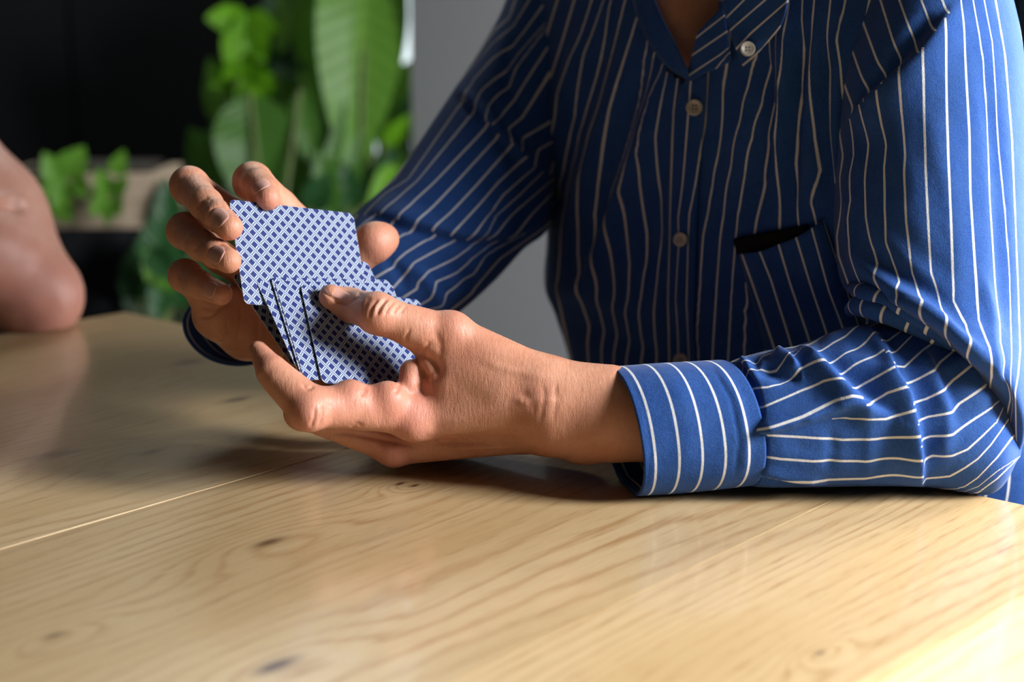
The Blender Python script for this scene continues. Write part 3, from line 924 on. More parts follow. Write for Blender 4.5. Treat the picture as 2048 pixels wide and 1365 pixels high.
RIGHT_CREASES = [
    ([(474, 440), (462, 420), (444, 412), (427, 417), (416, 431), (418, 450), (430, 466), (444, 471)], -.65, 3.0, 3.0),
    ([(458, 497), (441, 489), (424, 494), (415, 508), (422, 525), (434, 535)], -.6, 3.0, 3.0), ([(450, 574), (431, 567), (414, 570), (408, 583), (415, 597), (431, 605)], -.5, 3.0, 3.0),
    ([(542, 371), (528, 362), (514, 366), (506, 379)], -.5, 3.0, 3.0),
    ([(392, 420), (404, 402), (420, 392)], -.5, 4, 4), ([(398, 428), (411, 410), (428, 399)], -.45, 4, 4),
    ([(385, 505), (397, 490), (412, 480)], -.45, 4, 4),
    ([(500, 372), (522, 358), (545, 362)], -.5, 4, 4), ([(496, 388), (512, 372), (535, 366)], -.4, 4, 4),
    # palm lines
    ([(390, 636), (420, 634), (445, 615), (470, 600)], -1.0, 4, 4), ([(395, 612), (425, 620), (450, 612)], -.9, 4, 4),
    ([(482, 610), (482, 640), (474, 680)], -.8, 4, 4), ([(516, 620), (518, 650), (516, 690)], -.7, 4, 4),
    ([(452, 640), (458, 665), (444, 690)], -.5, 4, 4), ([(500, 615), (503, 650), (500, 690)], .4, 7, 7),
]
rv = folds(rv, rn_, RIGHT_CREASES)
# ------------------------------------------------------------------ playing cards
CARD = card_mat()
CARD_EDGE = plain('card_edge', (.62, .62, .60), .55)
CW, CH, CR, CT = 88.0, 63.0, 3.4, .32
def card_mesh():
    ring = []
    for cx, cy, a0 in ((CW - CR, CR, -90), (CW - CR, CH - CR, 0), (CR, CH - CR, 90), (CR, CR, 180)):
        for i in range(6):
            a = math.radians(a0 + i * 18)
            ring.append((cx + CR * math.cos(a), cy + CR * math.sin(a)))
    n = len(ring)
    V = [(x, y, CT / 2) for x, y in ring] + [(x, y, -CT / 2) for x, y in ring]
    F = [tuple(range(n)), tuple(range(2 * n - 1, n - 1, -1))] + [(i, n + i, n + (i + 1) % n, (i + 1) % n) for i in range(n)]
    me = bpy.data.meshes.new('playing_card'); me.from_pydata([tuple(np.array(v) * .001) for v in V], [], F); me.update()
    uvl = me.uv_layers.new(name='UVMap')
    for li, l in enumerate(me.loops):
        v = V[l.vertex_index]; uvl.data[li].uv = (v[0], v[1])
    me.materials.append(CARD); me.materials.append(CARD_EDGE)
    for i, pl in enumerate(me.polygons):
        if i >= 1: pl.material_index = 1
    return me
CARD_ME = card_mesh()
def card(anchor, bl, P, N, off, label, group, by='tl', tr=None):
    """anchor = upper left corner pixel; bl = lower left (or tr = upper right) gives the turn within the plane"""
    a = on_plane(*anchor, P, N, off)
    if tr is not None:
        ex = nrm(on_plane(*tr, P, N, off) - a); ey = np.cross(N, ex); o = a - ey * CH
    else:
        b = on_plane(*bl, P, N, off)
        ey = nrm(a - b); ex = np.cross(ey, N); o = (a - ey * CH) if by == 'tl' else b
    ob = link('playing_card', CARD_ME)
    M = np.eye(4)
    M[:3, :3] = RCW @ np.stack([ex, ey, N], 1); M[:3, 3] = c2w(o)
    ob.matrix_world = Matrix(M.tolist())
    tag(ob, label, 'playing card', group)
    return ob
card((464, 553), (582, 728), CP1, CN1, -17, 'blue checked playing card lying deepest in shadow under the fanned cards, palm side', 'cards held in the two hands')
card((457, 399), None, CP2, CN2, -1.2, 'blue checked playing card directly under the topmost card gripped by the curled fingertips', 'cards held in the two hands', tr=(703, 427))
card((458, 400), None, CP2, CN2, 0.0, 'topmost blue checked playing card gripped by the fingertips of the hand behind', 'cards held in the two hands', tr=(704, 429))
card((511, 560), None, CP1, CN1, -3.6, 'lowest card of the fan, its bare corner overlapping the gripped packet', 'cards held in the two hands', tr=(731, 523))
card((541, 555), None, CP1, CN1, -2.2, 'second card of the fan, its edge between two dark gaps', 'cards held in the two hands', tr=(773, 560))
card((548, 562), None, CP1, CN1, -1.7, 'third card of the fan, showing a thin corner right of the thumb joint', 'cards held in the two hands', tr=(797, 568))
card((601, 570), None, CP1, CN1, 0.0, 'front card of the fan, under the thumb with its lower corner on the index finger', 'cards held in the two hands', tr=(841, 601))
# ------------------------------------------------------------------ the seated man
SKIN = skin_mat('skin')
NAIL = plain('nail', (.52, .28, .225), .45, spec=.32)
body_me = None
FLUSH_L = [(640, 590, 860, 14, .7), (757, 622, 855, 14, .5), (900, 660, 865, 20, .55), (826, 850, 862, 16, .7), (618, 835, 835, 16, .6), (786, 905, 888, 15, .7),
           (700, 790, 850, 18, .5), (780, 790, 855, 18, .5), (1060, 800, 852, 12, .4), (530, 715, 853, 15, .5), (850, 770, 860, 14, .5)]
FLUSH_R = [(470, 465, 868, 12, .7), (545, 410, 876, 11, .8), (462, 540, 866, 12, .7), (445, 600, 870, 10, .5), (770, 490, 945, 16, .5), (375, 370, 905, 14, .3)]
def set_flush(me, specs):
    at = me.attributes.new('flush', 'FLOAT', 'POINT')
    co = np.empty(len(me.vertices) * 3, np.float32); me.vertices.foreach_get('co', co); co = co.reshape(-1, 3)
    f = np.zeros(len(co))
    for x, y, d, r, a in specs:
        c = w3(x, y, d / 1000.)
        f += a * np.exp(-((co - c) ** 2).sum(1) / (r * .001) ** 2)
    at.data.foreach_set('value', np.clip(f, 0, 1).astype(np.float32))
_lw = c2w(lv); _m = _lw[:, 2] < TABLE_Z + .002; _lw[_m, 2] = TABLE_Z + .002 + (_lw[_m, 2] - TABLE_Z - .002) * .02
left_me = mesh_from('left_hand', _lw, lf)
right_me = mesh_from('right_hand', c2w(rv), rf)
# ------------------------------------------------------------------ clothing: lofted tubes, folds, woven stripes
def catmull(Pts, n):
    P = np.asarray(Pts, float); m = len(P)
    out = []
    Q = np.concatenate([[2 * P[0] - P[1]], P, [2 * P[-1] - P[-2]]])
    for s in np.linspace(0, m - 1, n):
        i = min(int(s), m - 2); f = s - i
        p0, p1, p2, p3 = Q[i], Q[i + 1], Q[i + 2], Q[i + 3]
        out.append(.5 * (2 * p1 + (p2 - p0) * f + (2 * p0 - 5 * p1 + 4 * p2 - p3) * f * f + (3 * p1 - p0 - 3 * p2 + p3) * f ** 3))
    return np.array(out)
def st(L, R, dL, dR, dz, bx=0.0, by=0.0):
    """a cross-section from its two outline pixels, their depths and its half thickness (mm)"""
    A = pc(*L, dL); B = pc(*R, dR)
    return np.concatenate([(A + B) / 2, (B - A) / 2, [bx, by, dz]])
def ring(c, a, b): return np.concatenate([pc(*c), a, b])
def loft(stations, n, m, ex=2.0):
    S = catmull(stations, n)
    th = np.linspace(0, 2 * math.pi, m + 1)
    ct, sn = np.cos(th), np.sin(th)
    if ex != 2.0:
        ct = np.sign(ct) * np.abs(ct) ** (2 / ex); sn = np.sign(sn) * np.abs(sn) ** (2 / ex)
    V = S[:, None, 0:3] + S[:, None, 3:6] * ct[None, :, None] + S[:, None, 6:9] * sn[None, :, None]
    F = []
    i = np.arange(n - 1)[:, None] * (m + 1) + np.arange(m)[None, :]
    F = np.stack([i, i + 1, i + m + 2, i + m + 1], -1).reshape(-1, 4)
    V = V.reshape(-1, 3)
    N = vnormals(V, F).reshape(n, m + 1, 3)
    s = N[:, 0] + N[:, -1]; s /= np.maximum(np.linalg.norm(s, axis=1, keepdims=True), 1e-9)
    N[:, 0] = s; N[:, -1] = s
    ctr = S[:, None, 0:3]
    if ((V.reshape(n, m + 1, 3) - ctr) * N).sum() < 0:
        N = -N; F = F[:, ::-1]
    return V, F, N.reshape(-1, 3)
def on_top(W):
    """cloth and skin rest on the table, not in it"""
    m = (W[:, 2] < TABLE_Z + .0012) & (W[:, 2] > TABLE_Z - .02) & (W @ UDIR < U1)
    W[m, 2] = TABLE_Z + .0012 + (W[m, 2] - TABLE_Z - .0012) * .02
    return W
class Stripes:
    def __init__(self, traces, spacing=42.0):
        """traces: list of (index, pixel polyline), neighbours in order"""
        self.t = [(k, np.asarray(p, float)) for k, p in traces]; self.sp = spacing
    def __call__(self, P):
        D = []
        for i, (k, L) in enumerate(self.t):
            d, _ = poly_dist(P, L, ext=True)
            o = self.t[i + 1][1] if i + 1 < len(self.t) else self.t[i - 1][1]
            ref, _ = poly_dist(o.mean(0)[None], L, ext=True)
            sg = np.sign(ref[0]) * (1 if i + 1 < len(self.t) else -1)
            D.append(d * sg)
        D = np.array(D); K = [k for k, _ in self.t]
        u = K[0] + np.minimum(D[0], 0) / self.sp
        for i in range(len(K) - 1):
            a, b = D[i], -D[i + 1]
            m = (a >= 0) & (b >= 0)
            f = a / np.maximum(a + b, 1e-6)
            u = np.where(m, K[i] + (K[i + 1] - K[i]) * f, u)
        m = D[-1] > 0
        m2 = m & (D[:-1] >= 0).all(0)
        u = np.where(m2, K[-1] + D[-1] / self.sp, u)
        return u
def zt(ox, oy, sc, pts): return [(ox + x / sc, oy + y / sc) for x, y in pts]
def inside(P, poly):
    poly = np.asarray(poly, float); r = np.zeros(len(P), bool); j = len(poly) - 1
    for i in range(len(poly)):
        xi, yi = poly[i]; xj, yj = poly[j]
        c = ((yi > P[:, 1]) != (yj > P[:, 1])) & (P[:, 0] < (xj - xi) * (P[:, 1] - yi) / (yj - yi + 1e-12) + xi)
        r ^= c; j = i
    return r
def set_uv(me, F, U):
    uv = me.uv_layers.new(name='UVMap')
    a = np.zeros((len(U), 2), np.float32); a[:, 0] = U
    uv.data.foreach_set('uv', a.ravel())
def cloth(name, V, F, N, base_px, field, parent, mat, FO=(), regions=(), hole=None, thick=.0009, wrap=None):
    """displace the folds, then lay the stripes by field; regions = (polygon, field) override"""
    V2 = folds(V, N, FO)
    fc = base_px[F].mean(1)
    if hole is not None:
        keep = ~(inside(fc, hole) & (N[F].mean(1)[:, 2] > 0.05))
        F = F[keep]; fc = fc[keep]
    P = base_px[F.ravel()]
    U = field(P)
    for poly, fld in regions:
        m = np.repeat(inside(fc, poly), F.shape[1])
        if m.any(): U[m] = fld(P[m])
    if wrap is not None:
        U = wrap(F, U)
    me = mesh_from(name, on_top(c2w(V2)), F)
    set_uv(me, F, U)
    o = link(name, me, mat, parent)
    if thick:
        s = o.modifiers.new('thick', 'SOLIDIFY'); s.thickness = thick; s.offset = -1
    return o, V2, F
CLOTH = cloth_mat('striped_cotton')

# ---- torso
TORSO = [st((1310, -262), (1460, -270), 1120, 1085, 52), st((1285, -235), (1490, -245), 1125, 1080, 60), st((1160, -150), (1790, -200), 1165, 985, 68), st((1064, -40), (1825, -60), 1190, 958, 87), st((1056, 103), (1830, 86), 1195, 955, 99),
         st((1075, 300), (1830, 300), 1190, 960, 103), st((1094, 450), (1850, 470), 1185, 965, 103), st((1089, 566), (1885, 600), 1180, 970, 101),
         st((1112, 633), (1960, 700), 1180, 980, 99), st((1140, 725), (2020, 820), 1180, 1000, 99), st((1158, 850), (2090, 980), 1182, 1015, 101), st((1165, 1000), (2110, 1150), 1190, 1025, 101)]
tV, tF, tN = loft(TORSO, 200, 220, 2.7)
A_ = lambda p: zt(1040, 0, 3.69, p)
B_ = lambda p: zt(1060, 360, 3.593, p)
C_ = lambda p: zt(1400, 0, 3.79, p)
D_ = lambda p: zt(1400, 340, 3.592, p)
G_ = lambda p: zt(1420, 640, 3.9, p)
Z5 = lambda p: zt(1400, 0, 1.796, p)
Z7 = lambda p: zt(1700, 700, 3.9, p)
TS_ = [(0, A_([(150, 30), (95, 170), (60, 400)])),
       (1, A_([(275, 0), (190, 280), (110, 560), (90, 800), (90, 1200)])),
       (2, A_([(400, 0), (310, 310), (170, 740), (150, 900), (150, 1080), (125, 1230), (175, 1365)])),
       (3, A_([(530, 0), (430, 330), (300, 680), (285, 850), (240, 1070), (195, 1210), (215, 1365)])),
       (4, A_([(640, -60), (480, 390), (440, 600), (400, 860), (320, 1150), (270, 1365)]) + B_([(160, 180), (140, 280), (120, 560)])),
       (5, A_([(665, 0), (620, 250), (540, 560), (400, 1000), (350, 1330)]) + B_([(240, 350), (210, 600), (195, 760), (230, 1000), (300, 1300)])),
       (6, A_([(775, 0), (660, 450), (580, 780), (510, 980), (470, 1300)]) + B_([(355, 370), (345, 520), (360, 700), (400, 1000), (420, 1300)])),
       (7, A_([(900, 0), (830, 250), (760, 560), (690, 800), (630, 1080), (575, 1365)]) + B_([(450, 250), (450, 400), (480, 650), (510, 950), (515, 1310)])),
       (8, A_([(960, 240), (880, 650), (790, 1000), (720, 1220), (670, 1345)]) + B_([(550, 90), (560, 300), (590, 600), (615, 850), (600, 1290)])),
       (9, A_([(985, 400), (930, 700), (855, 950), (790, 1290)]) + B_([(665, 80), (690, 350), (715, 600), (705, 900), (690, 1300)])),
       (10, A_([(1030, 550), (960, 700), (920, 920), (880, 1150), (885, 1365)]) + B_([(830, 380), (825, 600), (790, 900), (795, 1310)])),
       (11, A_([(1075, 590), (1030, 850), (1000, 1010), (1015, 1340)]) + B_([(950, 370), (920, 650), (890, 950), (905, 1310)])),
       (12, A_([(1160, 600), (1130, 830), (1110, 1365)]) + B_([(1000, 400), (990, 900), (1000, 1300)])),
       (13, A_([(1240, 800), (1210, 1200), (1195, 1365)]) + B_([(1060, 280), (1065, 480), (1040, 850), (1060, 1150), (1060, 1260)])),
       (14, A_([(1385, 600), (1370, 900), (1330, 1100), (1290, 1365)]) + B_([(1140, 250), (1130, 450), (1120, 900), (1140, 1300)])),
       (15, C_([(195, 450), (165, 750), (145, 1050), (90, 1330)]) + B_([(1240, 400), (1220, 750), (1195, 1100), (1210, 1300)])),
       (16, C_([(430, 400), (340, 850), (260, 1130), (220, 1365)]) + B_([(1385, 300), (1350, 650), (1310, 1280)])),
       (17, C_([(520, 300), (440, 830), (400, 1050), (345, 1365)]) + D_([(285, 250), (245, 500), (240, 700), (205, 1300)])),
       (18, C_([(600, 0), (530, 650), (470, 1000), (440, 1365)]) + D_([(410, 250), (385, 500), (320, 870), (315, 1300)])),
       (19, C_([(675, 0), (650, 300), (600, 850), (595, 1100), (605, 1365)]) + D_([(575, 430), (520, 900)])),
       (20, C_([(780, 0), (745, 550), (690, 1100), (680, 1230), (690, 1365)]) + D_([(690, 280), (720, 460), (800, 900)])),
       (21, C_([(860, 0), (835, 380), (850, 700), (880, 1050), (915, 1300)]) + D_([(800, 240), (830, 380), (900, 700)])),
       (22, C_([(990, 0), (955, 350), (955, 700), (965, 1000), (1010, 1350)]) + D_([(990, 180), (1050, 500)])),
       (23, C_([(1100, 0), (1040, 300), (1070, 500), (1085, 830), (1120, 1300)])),
       (24, C_([(1275, 60), (1240, 250), (1200, 510), (1180, 900)]))]
T_FOLDS = [([(1165, 60), (1120, 200), (1085, 330)], 3, 14, 22), ([(1225, 30), (1180, 190), (1130, 330), (1105, 430)], -3.5, 14, 14),
           ([(1265, 60), (1215, 230), (1160, 380), (1120, 520)], 4.5, 16, 22), ([(1290, 120), (1250, 250), (1205, 400), (1180, 520)], -4.5, 14, 15),
           ([(1320, 150), (1275, 300), (1225, 420), (1180, 560), (1110, 600)], 4.5, 16, 18), ([(1345, 300), (1310, 420), (1290, 560)], -2.5, 18, 16),
           ([(1100, 570), (1180, 590), (1300, 640)], 3, 22, 20), ([(1120, 640), (1220, 670), (1330, 720)], -2.5, 20, 20),
           ([(1110, 330), (1090, 370), (1130, 420)], -3, 10, 10),
           ([(1500, 150), (1490, 280), (1470, 420)], 4, 13, 16), ([(1535, 60), (1530, 260), (1515, 450)], -9, 15, 14),
           ([(1572, 0), (1562, 200), (1545, 400)], 5, 10, 14), ([(1605, 30), (1590, 240), (1580, 450)], -8, 13, 13),
           ([(1630, 60), (1612, 260), (1625, 440)], 4.5, 10, 12), ([(1655, 60), (1648, 260), (1660, 420)], -7, 11, 11),
           ([(1680, 0), (1665, 200), (1680, 380)], 4, 9, 12), ([(1700, 150), (1690, 260), (1690, 420)], -6, 10, 8),
           ([(1440, 190), (1425, 330), (1400, 480)], -2.5, 14, 14)]
tpx = proj(tV)
NECK_HOLE = [(1255, -400), (1262, -60), (1280, 20), (1305, 90), (1335, 140), (1370, 163), (1388, 140), (1398, 100), (1440, 40), (1470, -60), (1480, -400)]
SHIRT_OBJ, tV2, tFk = cloth('shirt', tV, tF, tN, tpx, Stripes(TS_, 43), None, CLOTH, T_FOLDS, hole=NECK_HOLE)
def bvh_of(V, F): return BVHTree.FromPolygons([tuple(v) for v in V], [tuple(int(i) for i in f) for f in F])
T_BVH = bvh_of(tV2, tF)
def on_body(px, py, off=0.0):
    r = ray(px, py)
    h = T_BVH.ray_cast(Vector((0, 0, 0)), Vector(r).normalized())
    if h[0] is None: return r * 1040.0
    n = np.array(h[1]); n = n if n @ r < 0 else -n
    return np.array(h[0]) + n * off
def patch(name, grid_px, off, field, parent, mat=None, thick=.0008, lift=None, nu=None):
    """cloth lying on the shirt front: a grid of pixels set on the body, raised by off mm"""
    g = np.asarray(grid_px, float); n, m = g.shape[:2]
    V = np.zeros((n, m, 3))
    for i in range(n):
        for j in range(m):
            o = off if lift is None else off + lift(i / (n - 1), j / (m - 1))
            V[i, j] = on_body(g[i, j, 0], g[i, j, 1], 0) + np.array([0, .12, 1.0]) * o
    for _ in range(3):
        W = V.copy()
        W[1:-1, 1:-1] = (V[:-2, 1:-1] + V[2:, 1:-1] + V[1:-1, :-2] + V[1:-1, 2:] + 2 * V[1:-1, 1:-1]) / 6
        V = W
    F = np.array([(i * m + j, i * m + j + 1, (i + 1) * m + j + 1, (i + 1) * m + j) for i in range(n - 1) for j in range(m - 1)])
    V = V.reshape(-1, 3)
    if vnormals(V, F)[:, 2].mean() < 0: F = F[:, ::-1]
    me = mesh_from(name, c2w(V), F)
    set_uv(me, F, field(g.reshape(-1, 2)[F.ravel()]))
    o = link(name, me, mat or CLOTH, parent)
    s = o.modifiers.new('thick', 'SOLIDIFY'); s.thickness = thick; s.offset = -1
    return o, V, F
def bilinear(tl, tr, br, bl, n, m):
    tl, tr, br, bl = map(np.array, (tl, tr, br, bl))
    return [[(tl * (1 - j / (m - 1)) + tr * j / (m - 1)) * (1 - i / (n - 1)) + (bl * (1 - j / (m - 1)) + br * j / (m - 1)) * i / (n - 1) for j in range(m)] for i in range(n)]
def between(l1, l2, n, m):
    a = catmull(l1, n); b = catmull(l2, n)
    return [[a[i] * (1 - j / (m - 1)) + b[i] * j / (m - 1) for j in range(m)] for i in range(n)]

# ---- the upper sleeve, its forearm and the cuff nearest the camera
UPPER = [st((1760, -215), (1850, -225), 970, 970, 20), st((1718, -170), (1945, -170), 955, 962, 58), st((1722, -20), (2003, -10), 935, 940, 60), st((1690, 140), (2033, 120), 922, 930, 62), st((1680, 300), (2043, 300), 914, 922, 62),
         st((1674, 450), (2045, 480), 905, 908, 60), st((1692, 570), (2046, 630), 893, 900, 58), st((1760, 606), (2046, 720), 872, 893, 55), st((1852, 662), (2043, 790), 858, 888, 50),
         st((1940, 738), (2037, 850), 855, 884, 40), st((1997, 818), (2029, 896), 860, 880, 26), st((2012, 890), (2021, 925), 868, 876, 12)]
uV, uF, uN = loft(UPPER, 190, 150, 2.1)
US = [(0, Z5([(500, 460), (515, 560), (505, 640), (515, 720), (492, 850), (498, 920), (530, 1010)])),
      (1, Z5([(545, 460), (550, 560), (540, 620), (548, 720), (540, 790), (545, 850), (560, 940), (575, 1010), (600, 1060)])),
      (2, Z5([(590, 390), (597, 520), (590, 650), (595, 780), (610, 870), (635, 950), (640, 1010), (660, 1060)])),
      (3, Z5([(652, 310), (655, 450), (668, 520), (655, 600), (662, 750), (665, 870), (690, 950), (715, 1010), (712, 1075)])),
      (4, Z5([(726, 235), (725, 400), (737, 560), (732, 620), (740, 800), (760, 980), (795, 1080), (800, 1120), (820, 1190)])),
      (5, Z5([(803, 165), (805, 400), (810, 600), (822, 850), (830, 980), (860, 1060), (885, 1150), (900, 1235)])),
      (6, Z5([(878, 75), (885, 300), (890, 560), (900, 800), (910, 1080), (960, 1160), (975, 1240)]) + Z7([(950, 60), (960, 130), (965, 230)])),
      (7, Z5([(938, 0), (955, 250), (968, 480), (970, 700), (985, 950), (1000, 1150), (1040, 1250)]) + Z7([(1122, 200), (1105, 280), (1060, 420)])),
      (8, Z5([(980, 0), (1020, 220), (1040, 420), (1045, 700), (1065, 1000), (1080, 1230)]) + Z7([(1212, 100), (1210, 200), (1238, 400), (1230, 470)])),
      (9, Z5([(1020, 0), (1050, 150), (1075, 500), (1100, 750), (1118, 1000)]) + Z7([(1262, 0), (1255, 150), (1264, 400), (1258, 480)])),
      (10, Z5([(1060, 0), (1095, 200), (1120, 500), (1130, 750), (1140, 1000)]) + Z7([(1325, 0), (1310, 180), (1285, 330), (1288, 460)]))]
UQ = [(0, Z5([(535, 350), (560, 420)])), (1, Z5([(570, 250), (608, 360)])), (2, Z5([(610, 150), (665, 300)])), (3, Z5([(655, 20), (720, 235)])),
      (4, Z5([(715, 0), (780, 180)])), (5, Z5([(795, 0), (840, 115)])), (6, Z5([(870, 0), (885, 40)]))]
U_FOLDS = [([(1920, 0), (1840, 112), (1760, 182), (1690, 250)], 5.5, 9, 48), ([(1870, 20), (1790, 120), (1715, 200)], -4, 16, 12),
           ([(1700, 470), (1735, 540), (1800, 585), (1890, 640), (1960, 720), (2005, 800)], 4, 22, 14), ([(1720, 470), (1790, 540), (1880, 600), (1960, 690)], -2.5, 22, 18),
           ([(1710, 250), (1760, 330), (1800, 420)], -1.6, 26, 26), ([(1850, 200), (1905, 420), (1930, 620)], 1.5, 22, 40), ([(1960, 100), (1990, 300), (2000, 500), (2010, 700)], -1.8, 16, 18),
           ([(1690, 330), (1700, 450), (1720, 560)], 2.2, 12, 16), ([(1960, 540), (1985, 640), (2010, 760)], 2.5, 12, 14), ([(1990, 640), (2010, 740), (2018, 840)], -2, 9, 9),
           ([(1760, 420), (1830, 500), (1900, 560)], -1.2, 22, 22)]
FORE = [st((1988, 802), (2020, 922), 890, 884, 30), st((1912, 694), (1968, 988), 886, 880, 46), st((1800, 648), (1848, 974), 880, 876, 48), st((1700, 656), (1740, 972), 877, 874, 47),
        st((1600, 690), (1622, 974), 875, 872, 44), st((1535, 702), (1548, 975), 873, 870, 41, 5), st((1480, 718), (1502, 973), 872, 869, 38.5, 7), st((1462, 728), (1488, 968), 872, 869, 35, 9), st((1430, 732), (1470, 964), 872, 869, 34, 10)]
fV, fF, fN = loft(FORE, 240, 190, 2.25)
AC = [(-1, [(1520, 990), (1620, 1000), (1740, 996), (1850, 985)]), (0, [(1500, 946), (1560, 958), (1651, 960), (1728, 958), (1780, 950), (1843, 942)]), (1, [(1500, 910), (1561, 919), (1625, 924), (1730, 923), (1795, 914), (1841, 909)]),
      (2, [(1500, 866), (1538, 871), (1604, 875), (1688, 881), (1752, 878), (1837, 867)]), (3, [(1560, 834), (1680, 835), (1731, 838), (1769, 838), (1822, 821)]),
      (4, [(1640, 834), (1735, 811), (1773, 787), (1811, 777)]), (5, [(1640, 800), (1695, 785), (1731, 766), (1790, 741)]), (6, [(1620, 770), (1667, 755), (1710, 728), (1769, 705)]),
      (7, [(1600, 745), (1646, 730), (1688, 707), (1748, 677)]), (8, [(1580, 725), (1622, 712), (1665, 688), (1700, 672)]), (9, [(1570, 708), (1620, 690), (1660, 668), (1690, 655)])]
BP = [(2, [(1500, 912), (1560, 900), (1640, 880), (1720, 850)]), (3, [(1500, 870), (1540, 855), (1604, 834), (1667, 804), (1701, 796), (1718, 798)]), (4, [(1498, 821), (1528, 814), (1560, 800), (1604, 781), (1646, 768), (1676, 766)]),
      (5, [(1494, 788), (1508, 777), (1535, 775), (1561, 767), (1585, 752), (1604, 741), (1646, 736)]), (6, [(1483, 759), (1494, 746), (1522, 737), (1553, 739), (1579, 722)]),
      (7, [(1478, 738), (1489, 732), (1499, 731), (1522, 714), (1538, 709), (1563, 708)]), (8, [(1470, 722), (1495, 712), (1520, 700), (1560, 698)])]
BPOLY = [(1400, 886), (1496, 883), (1553, 865), (1680, 832), (1734, 818), (1726, 803), (1688, 764), (1655, 731), (1629, 711), (1593, 686), (1560, 640), (1400, 640)]
DS = [(-2, Z7([(820, 1150), (1000, 1110), (1150, 1000), (1250, 900)])), (-1, Z7([(560, 1110), (900, 1105), (1000, 1070), (1150, 950), (1230, 900)])), (0, Z7([(560, 1085), (825, 1090), (900, 1070), (1000, 1000), (1150, 840), (1260, 690), (1300, 650)])),
      (1, Z7([(560, 1010), (680, 1003), (780, 990), (900, 920), (1000, 850), (1100, 740), (1230, 550)])), (2, Z7([(556, 882), (650, 838), (800, 828), (920, 780), (1030, 680), (1150, 560), (1200, 440)])),
      (3, Z7([(538, 726), (640, 684), (800, 658), (900, 588), (1080, 465)])), (4, Z7([(508, 576), (620, 524), (800, 488), (850, 420), (1000, 315)])), (5, Z7([(470, 426), (600, 384), (740, 310), (800, 240), (915, 155)])),
      (6, Z7([(420, 270), (640, 178), (700, 100), (815, 15)])), (7, Z7([(335, 130), (430, 125), (480, 80), (560, 15)])), (8, Z7([(290, 40), (360, 10), (430, -60)])), (9, Z7([(230, -40), (300, -70), (380, -130)]))]
DPOLY = [(1740, 600), (1765, 700), (1790, 749), (1816, 787), (1832, 855), (1841, 914), (1847, 1010), (2100, 1010), (2100, 600)]
F_FOLDS = [([(1490, 876), (1553, 858), (1640, 832), (1700, 812), (1735, 806)], 7.0, 6, 26), ([(1585, 690), (1625, 712), (1665, 748), (1705, 788), (1740, 816), (1790, 838)], 7.0, 34, 9),
           ([(1640, 700), (1680, 745), (1725, 785), (1770, 812)], -2.5, 10, 26),
           ([(1765, 680), (1790, 749), (1816, 787), (1832, 855), (1841, 914), (1846, 985)], 7.0, 40, 5), ([(1800, 700), (1830, 770), (1850, 850), (1862, 950)], -2.5, 12, 26),
           ([(1838, 690), (1864, 744), (1888, 790), (1898, 840)], 3.5, 20, 10), ([(1900, 690), (1935, 738), (1957, 780), (1985, 828)], 5.5, 34, 8), ([(1880, 740), (1900, 800), (1915, 860)], -2.0, 14, 18),
           ([(1905, 790), (1900, 850), (1880, 920)], 1.8, 14, 18),
           # gathers at the cuff
           ([(1478, 716), (1500, 735), (1515, 765)], 4.0, 6, 9), ([(1470, 720), (1486, 752), (1492, 800)], -3.6, 6, 6), ([(1462, 722), (1478, 760), (1489, 820)], 2.2, 5, 5),
           ([(1545, 700), (1575, 718), (1600, 748)], 4.8, 16, 7), ([(1520, 735), (1560, 752), (1605, 752)], -3.2, 14, 10), ([(1515, 705), (1510, 730), (1500, 770)], -2.0, 7, 9),
           ([(1500, 905), (1512, 915), (1530, 918)], -1.4, 5, 5), ([(1494, 890), (1504, 905), (1506, 940)], 1.6, 6, 6), ([(1494, 938), (1540, 950), (1600, 962), (1660, 968)], 2.2, 5, 14), ([(1505, 955), (1560, 968), (1620, 975)], -1.8, 6, 6),
           ([(1500, 800), (1510, 840), (1506, 870)], 1.2, 10, 12),
           ([(1630, 680), (1690, 660), (1740, 668), (1775, 700)], 3.5, 14, 8), ([(1690, 690), (1740, 700), (1775, 740)], -1.5, 16, 14),
           ([(1560, 890), (1640, 900), (1740, 895)], -.9, 18, 20), ([(1660, 850), (1665, 900), (1655, 950)], -1.0, 14, 14), ([(1740, 840), (1740, 900), (1735, 960)], .8, 16, 16)]
CUFF = [st((1222, 735), (1262, 990), 870, 866, 37, 8.5, -3), st((1298, 728), (1335, 988), 870, 866, 37, 10), st((1368, 724), (1410, 981), 871, 867, 38, 11), st((1440, 720), (1486, 972), 872, 868, 38.5, 12)]
cV, cF, cN = loft(CUFF, 60, 120, 2.2)

